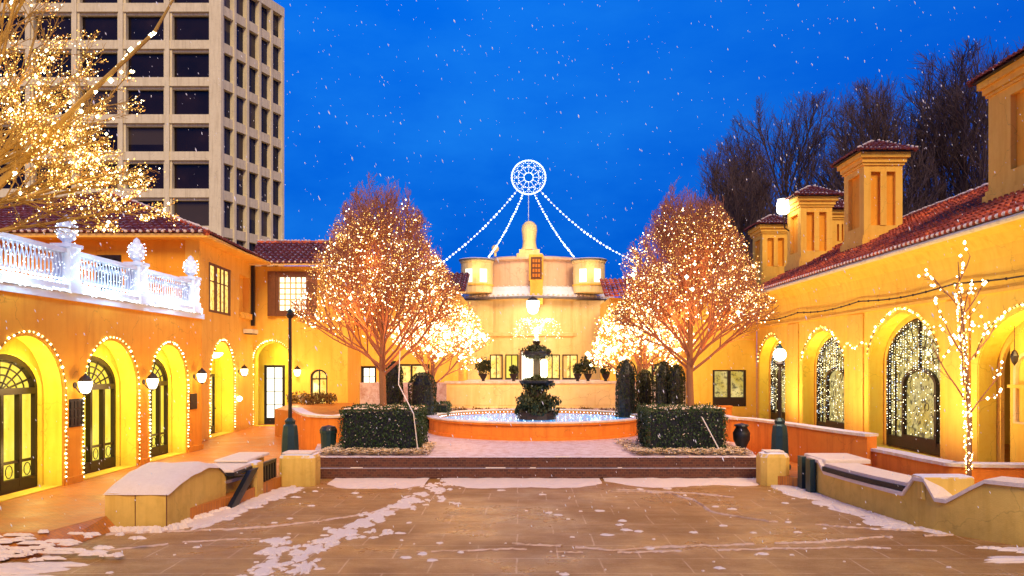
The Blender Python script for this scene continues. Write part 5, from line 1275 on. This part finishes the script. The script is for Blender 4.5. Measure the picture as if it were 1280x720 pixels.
m = MB(); m.box(-6.02, -5.12, 19.9, 20.62, G0-.1, .55, bev=.1); m.build('body', 'curbwall', root, False); m = MB(); m.box(-5.95, -5.2, 19.98, 20.55, .552, .59, bev=.015); m.build('snow_cap', 'snow', root)
# right side
rp = [(6.95, 19.3), (7.0, 18.0), (7.15, 16.6), (7.4, 15.0), (7.9, 14.0), (8.7, 13.1), (9.8, 12.4), (11.5, 12.0)]
pts = curve_pts(rp, 5); tops = []
for p in pts:
    y = p.y; tops.append(.5 if y > 18.4 else .28 if y > 15.2 else .62 if y > 14.75 else .3 if y > 14.35 else .3+.42*min(1, (14.35-y)/.5) if y > 13.85 else .74)
ret_wall(pts, G0-.1, tops, .6, 'long ochre street wall sweeping outward at lower right', name='street_wall', cap='snow', mat='curbwall')
root = thing('wall_block', (6.4, 20.3, G0), 'rounded ochre block at the foot of the right lamp post', 'wall block')
m = MB(); m.box(6.05, 6.78, 20.0, 20.62, G0-.1, .58, bev=.13); m.build('body', 'curbwall', root); m = MB(); m.box(6.18, 6.65, 20.12, 20.5, .582, .61, bev=.01); m.build('snow_cap', 'snow', root)
root = thing('wall_bench', (7.3, 17, G0), 'snow covered bench slab with a black edge on the right street wall', 'bench')
P = [(6.93, 18.3), (7.02, 17.2), (7.15, 16.3), (7.36, 15.3)]
for nm, z0, z1, o0, o1, mt_ in (('seat', .36, .46, -.02, .75, 'black'), ('snow_cap', .462, .53, .03, .8, 'snow')):
    m = MB(); vs = []
    for x, y in P: vs += [(x+o0, y, z0), (x+o1, y, z0), (x+o1, y, z1), (x+o0, y, z1)]
    m.add(vs, [(0,1,2,3), (15,14,13,12)]+[(i*4+k, i*4+4+k, i*4+4+(k+1) % 4, i*4+(k+1) % 4) for i in range(3) for k in range(4)]); m.build(nm, mt_, root)
root = thing('street_posts', (6.85, 18.9, G0), 'pair of short black posts against the right street wall', 'posts')
for y in (18.75, 19.3):
    m = MB(); m.box(6.8, 6.93, y, y+.3, G0, .56); m.build('post', 'green', root)
m = MB(); m.box(7.02, 8.1, 18.45, 19.8, .5, .6, bev=.03); tag(m.build('snow_slab', 'snow'), 'flat snow covered slab behind the pair of black posts', 'slab')
m = MB(); m.box(7.42, 8.4, 14.75, 15.2, .3, .72, bev=.04); tag(m.build('wall_pier', 'curbwall'), 'short ochre pier rising from the sweeping right street wall', 'wall block')

# ------------------------------------------------------------------ lamp posts
def lamp_post(x, y, h, label, globe=True):
    root = thing('lamp_post', (x, y, 0), label, 'lamp post', 'lamp posts at the street corners')
    m = MB(); m.lathe([(.3, -.05), (.3, .08), (.25, .14), (.22, .9), (.19, 1.15), (.13, 1.2), (.15, 1.28), (.07, 1.36)], (x, y, 0), 8); m.build('base', 'green', root)
    m = MB(); m.tube([(x, y, 1.3), (x, y, h)], .055, 8, .045); m.lathe([(.07, h-.12), (.12, h-.04), (.06, h+.02)], (x, y, 0), 8); m.build('pole', 'iron', root)
    if globe:
        m = MB(); m.ball((x, y, h+.2), .17, 16, 10); m.build('globe', 'lampwhite', root, True); m = MB(); m.lathe([(.1, h+.37), (.06, h+.42), (.001, h+.5)], (x, y, 0), 8); m.build('cap', 'green', root)
        plamp((x-.25, y-.3, h+.2), 90, (1, .8, .5), .2)
    else:
        m = MB(); m.lathe([(.06, h), (.09, h+.06), (.02, h+.12), (.001, h+.16)], (x, y, 0), 8); m.build('finial', 'green', root)
lamp_post(6.95, 21.4, 2.85, 'short dark lamp post with a glowing globe at the right corner of the steps')
lamp_post(-6.15, 21.4, 4.15, 'tall slim dark post at the left corner of the steps', False)
root = thing('path_light', (-11.45, 33.4, 1.2), 'small bright light low on the pier between the last two left arches', 'lamp')
q = Vector(frS(4.75, 1.35, -.1)); m = MB(); m.ball(q, .11, 10, 6); m.build('globe', 'lampwhite', root); m = MB(); m.tube([q, q+Vector((-.12, 0, 0))], .03, 6); m.build('bracket', 'iron', root)

# ------------------------------------------------------------------ falling snow
R = random.Random(77); m = MB()
ax = Vector((.36, 0, -1)).normalized(); u1 = ax.orthogonal().normalized(); u2 = ax.cross(u1)
for i in range(3800):
    Y = 5+28*R.random()**.8; px = R.uniform(-80, 1360); py = R.uniform(-60, 700); p = at(px, py, Y); ax = Vector((.36+R.uniform(-.15, .15), R.uniform(-.2, .2), -1)).normalized()
    r = R.uniform(.004, .0085)*(1 if Y > 9 else .55); r *= (1.7 if R.random() < .08 else R.uniform(.7, 1.15)); l = r*R.uniform(2.2, 4)
    m.add([p+ax*l, p+u1*r, p+u2*r, p-u1*r, p-u2*r, p-ax*l], [(0,1,2),(0,2,3),(0,3,4),(0,4,1),(5,2,1),(5,3,2),(5,4,3),(5,1,4)])
tag(m.build('falling_snow', 'flake'), 'snowflakes drifting down through the evening air', 'snow', kind='stuff')

# ------------------------------------------------------------------ sky, sun, camera
W = bpy.data.worlds.new('World'); sc.world = W; W.use_nodes = True; nt = W.node_tree
for n in list(nt.nodes): nt.nodes.remove(n)
out = N(nt, 'ShaderNodeOutputWorld'); bg = N(nt, 'ShaderNodeBackground'); nt.links.new(bg.outputs[0], out.inputs[0])
tc = N(nt, 'ShaderNodeTexCoord'); sp = N(nt, 'ShaderNodeSeparateXYZ'); nt.links.new(tc.outputs['Generated'], sp.inputs[0])
sky = N(nt, 'ShaderNodeTexSky'); sky.sky_type = 'NISHITA'; sky.sun_disc = False; sky.sun_elevation = math.radians(-4); sky.sun_rotation = math.radians(150); sky.ozone_density = 6; sky.air_density = 1.
base = ramp(nt, math_n(nt, 'ADD', sp.outputs['Z'], 0.), [(0., (.0, .10, .60)), (.12, (.0, .115, .68)), (.3, (.001, .135, .78)), (.6, (.0, .18, .95)), (1., (.0, .10, .6))])
mp = N(nt, 'ShaderNodeMapping'); mp.inputs['Scale'].default_value = (1.5, 1.5, 3.5); nt.links.new(tc.outputs['Generated'], mp.inputs[0])
cl = noise_n(nt, mp.outputs[0], 1.7, 6, .6)
c = mix(nt, math_n(nt, 'MULTIPLY', math_n(nt, 'SUBTRACT', cl, .40), 2.4, True), base, (.012, .24, .90))
c = mix(nt, math_n(nt, 'MULTIPLY', math_n(nt, 'SUBTRACT', .48, noise_n(nt, mp.outputs[0], 1.1, 5, .6)), 3., True), c, (.0, .075, .50))
side = math_n(nt, 'MULTIPLY', math_n(nt, 'ADD', sp.outputs['X'], .0), .9, True)
c = mix(nt, side, c, (.0, .06, .52))
sm = N(nt, 'ShaderNodeMix'); sm.data_type = 'RGBA'; sm.blend_type = 'ADD'; sm.inputs['Factor'].default_value = .04; nt.links.new(c, sm.inputs['A']); nt.links.new(sky.outputs[0], sm.inputs['B'])
nt.links.new(sm.outputs['Result'], bg.inputs[0]); bg.inputs[1].default_value = 1.0
sl = bpy.data.lights.new('city_glow', 'SUN'); sl.energy = 3.2; sl.color = (1, .70, .38); sl.angle = math.radians(25)  # soft warm lamp standing in for city lamplight; no sunlight at dusk
so = bpy.data.objects.new('city_glow', sl); C.objects.link(so); so.rotation_euler = Vector((-.22, .9, -.75)).to_track_quat('-Z', 'Y').to_euler()
cam = bpy.data.cameras.new('camera'); co = bpy.data.objects.new('camera', cam); C.objects.link(co); sc.camera = co
co.location = (0, 0, 2.8); co.rotation_euler = (PI/2, 0, 0); cam.sensor_width = 36; cam.lens = 28.125; cam.shift_x = -10/1280; cam.shift_y = 95/1280; cam.clip_end = 3000
sc.view_settings.view_transform = 'Standard'; sc.view_settings.look = 'None'; sc.view_settings.exposure = 0
sc.render.engine = 'CYCLES'
try:
    sc.cycles.sample_clamp_indirect = 3.; sc.cycles.max_bounces = 5
except Exception: pass
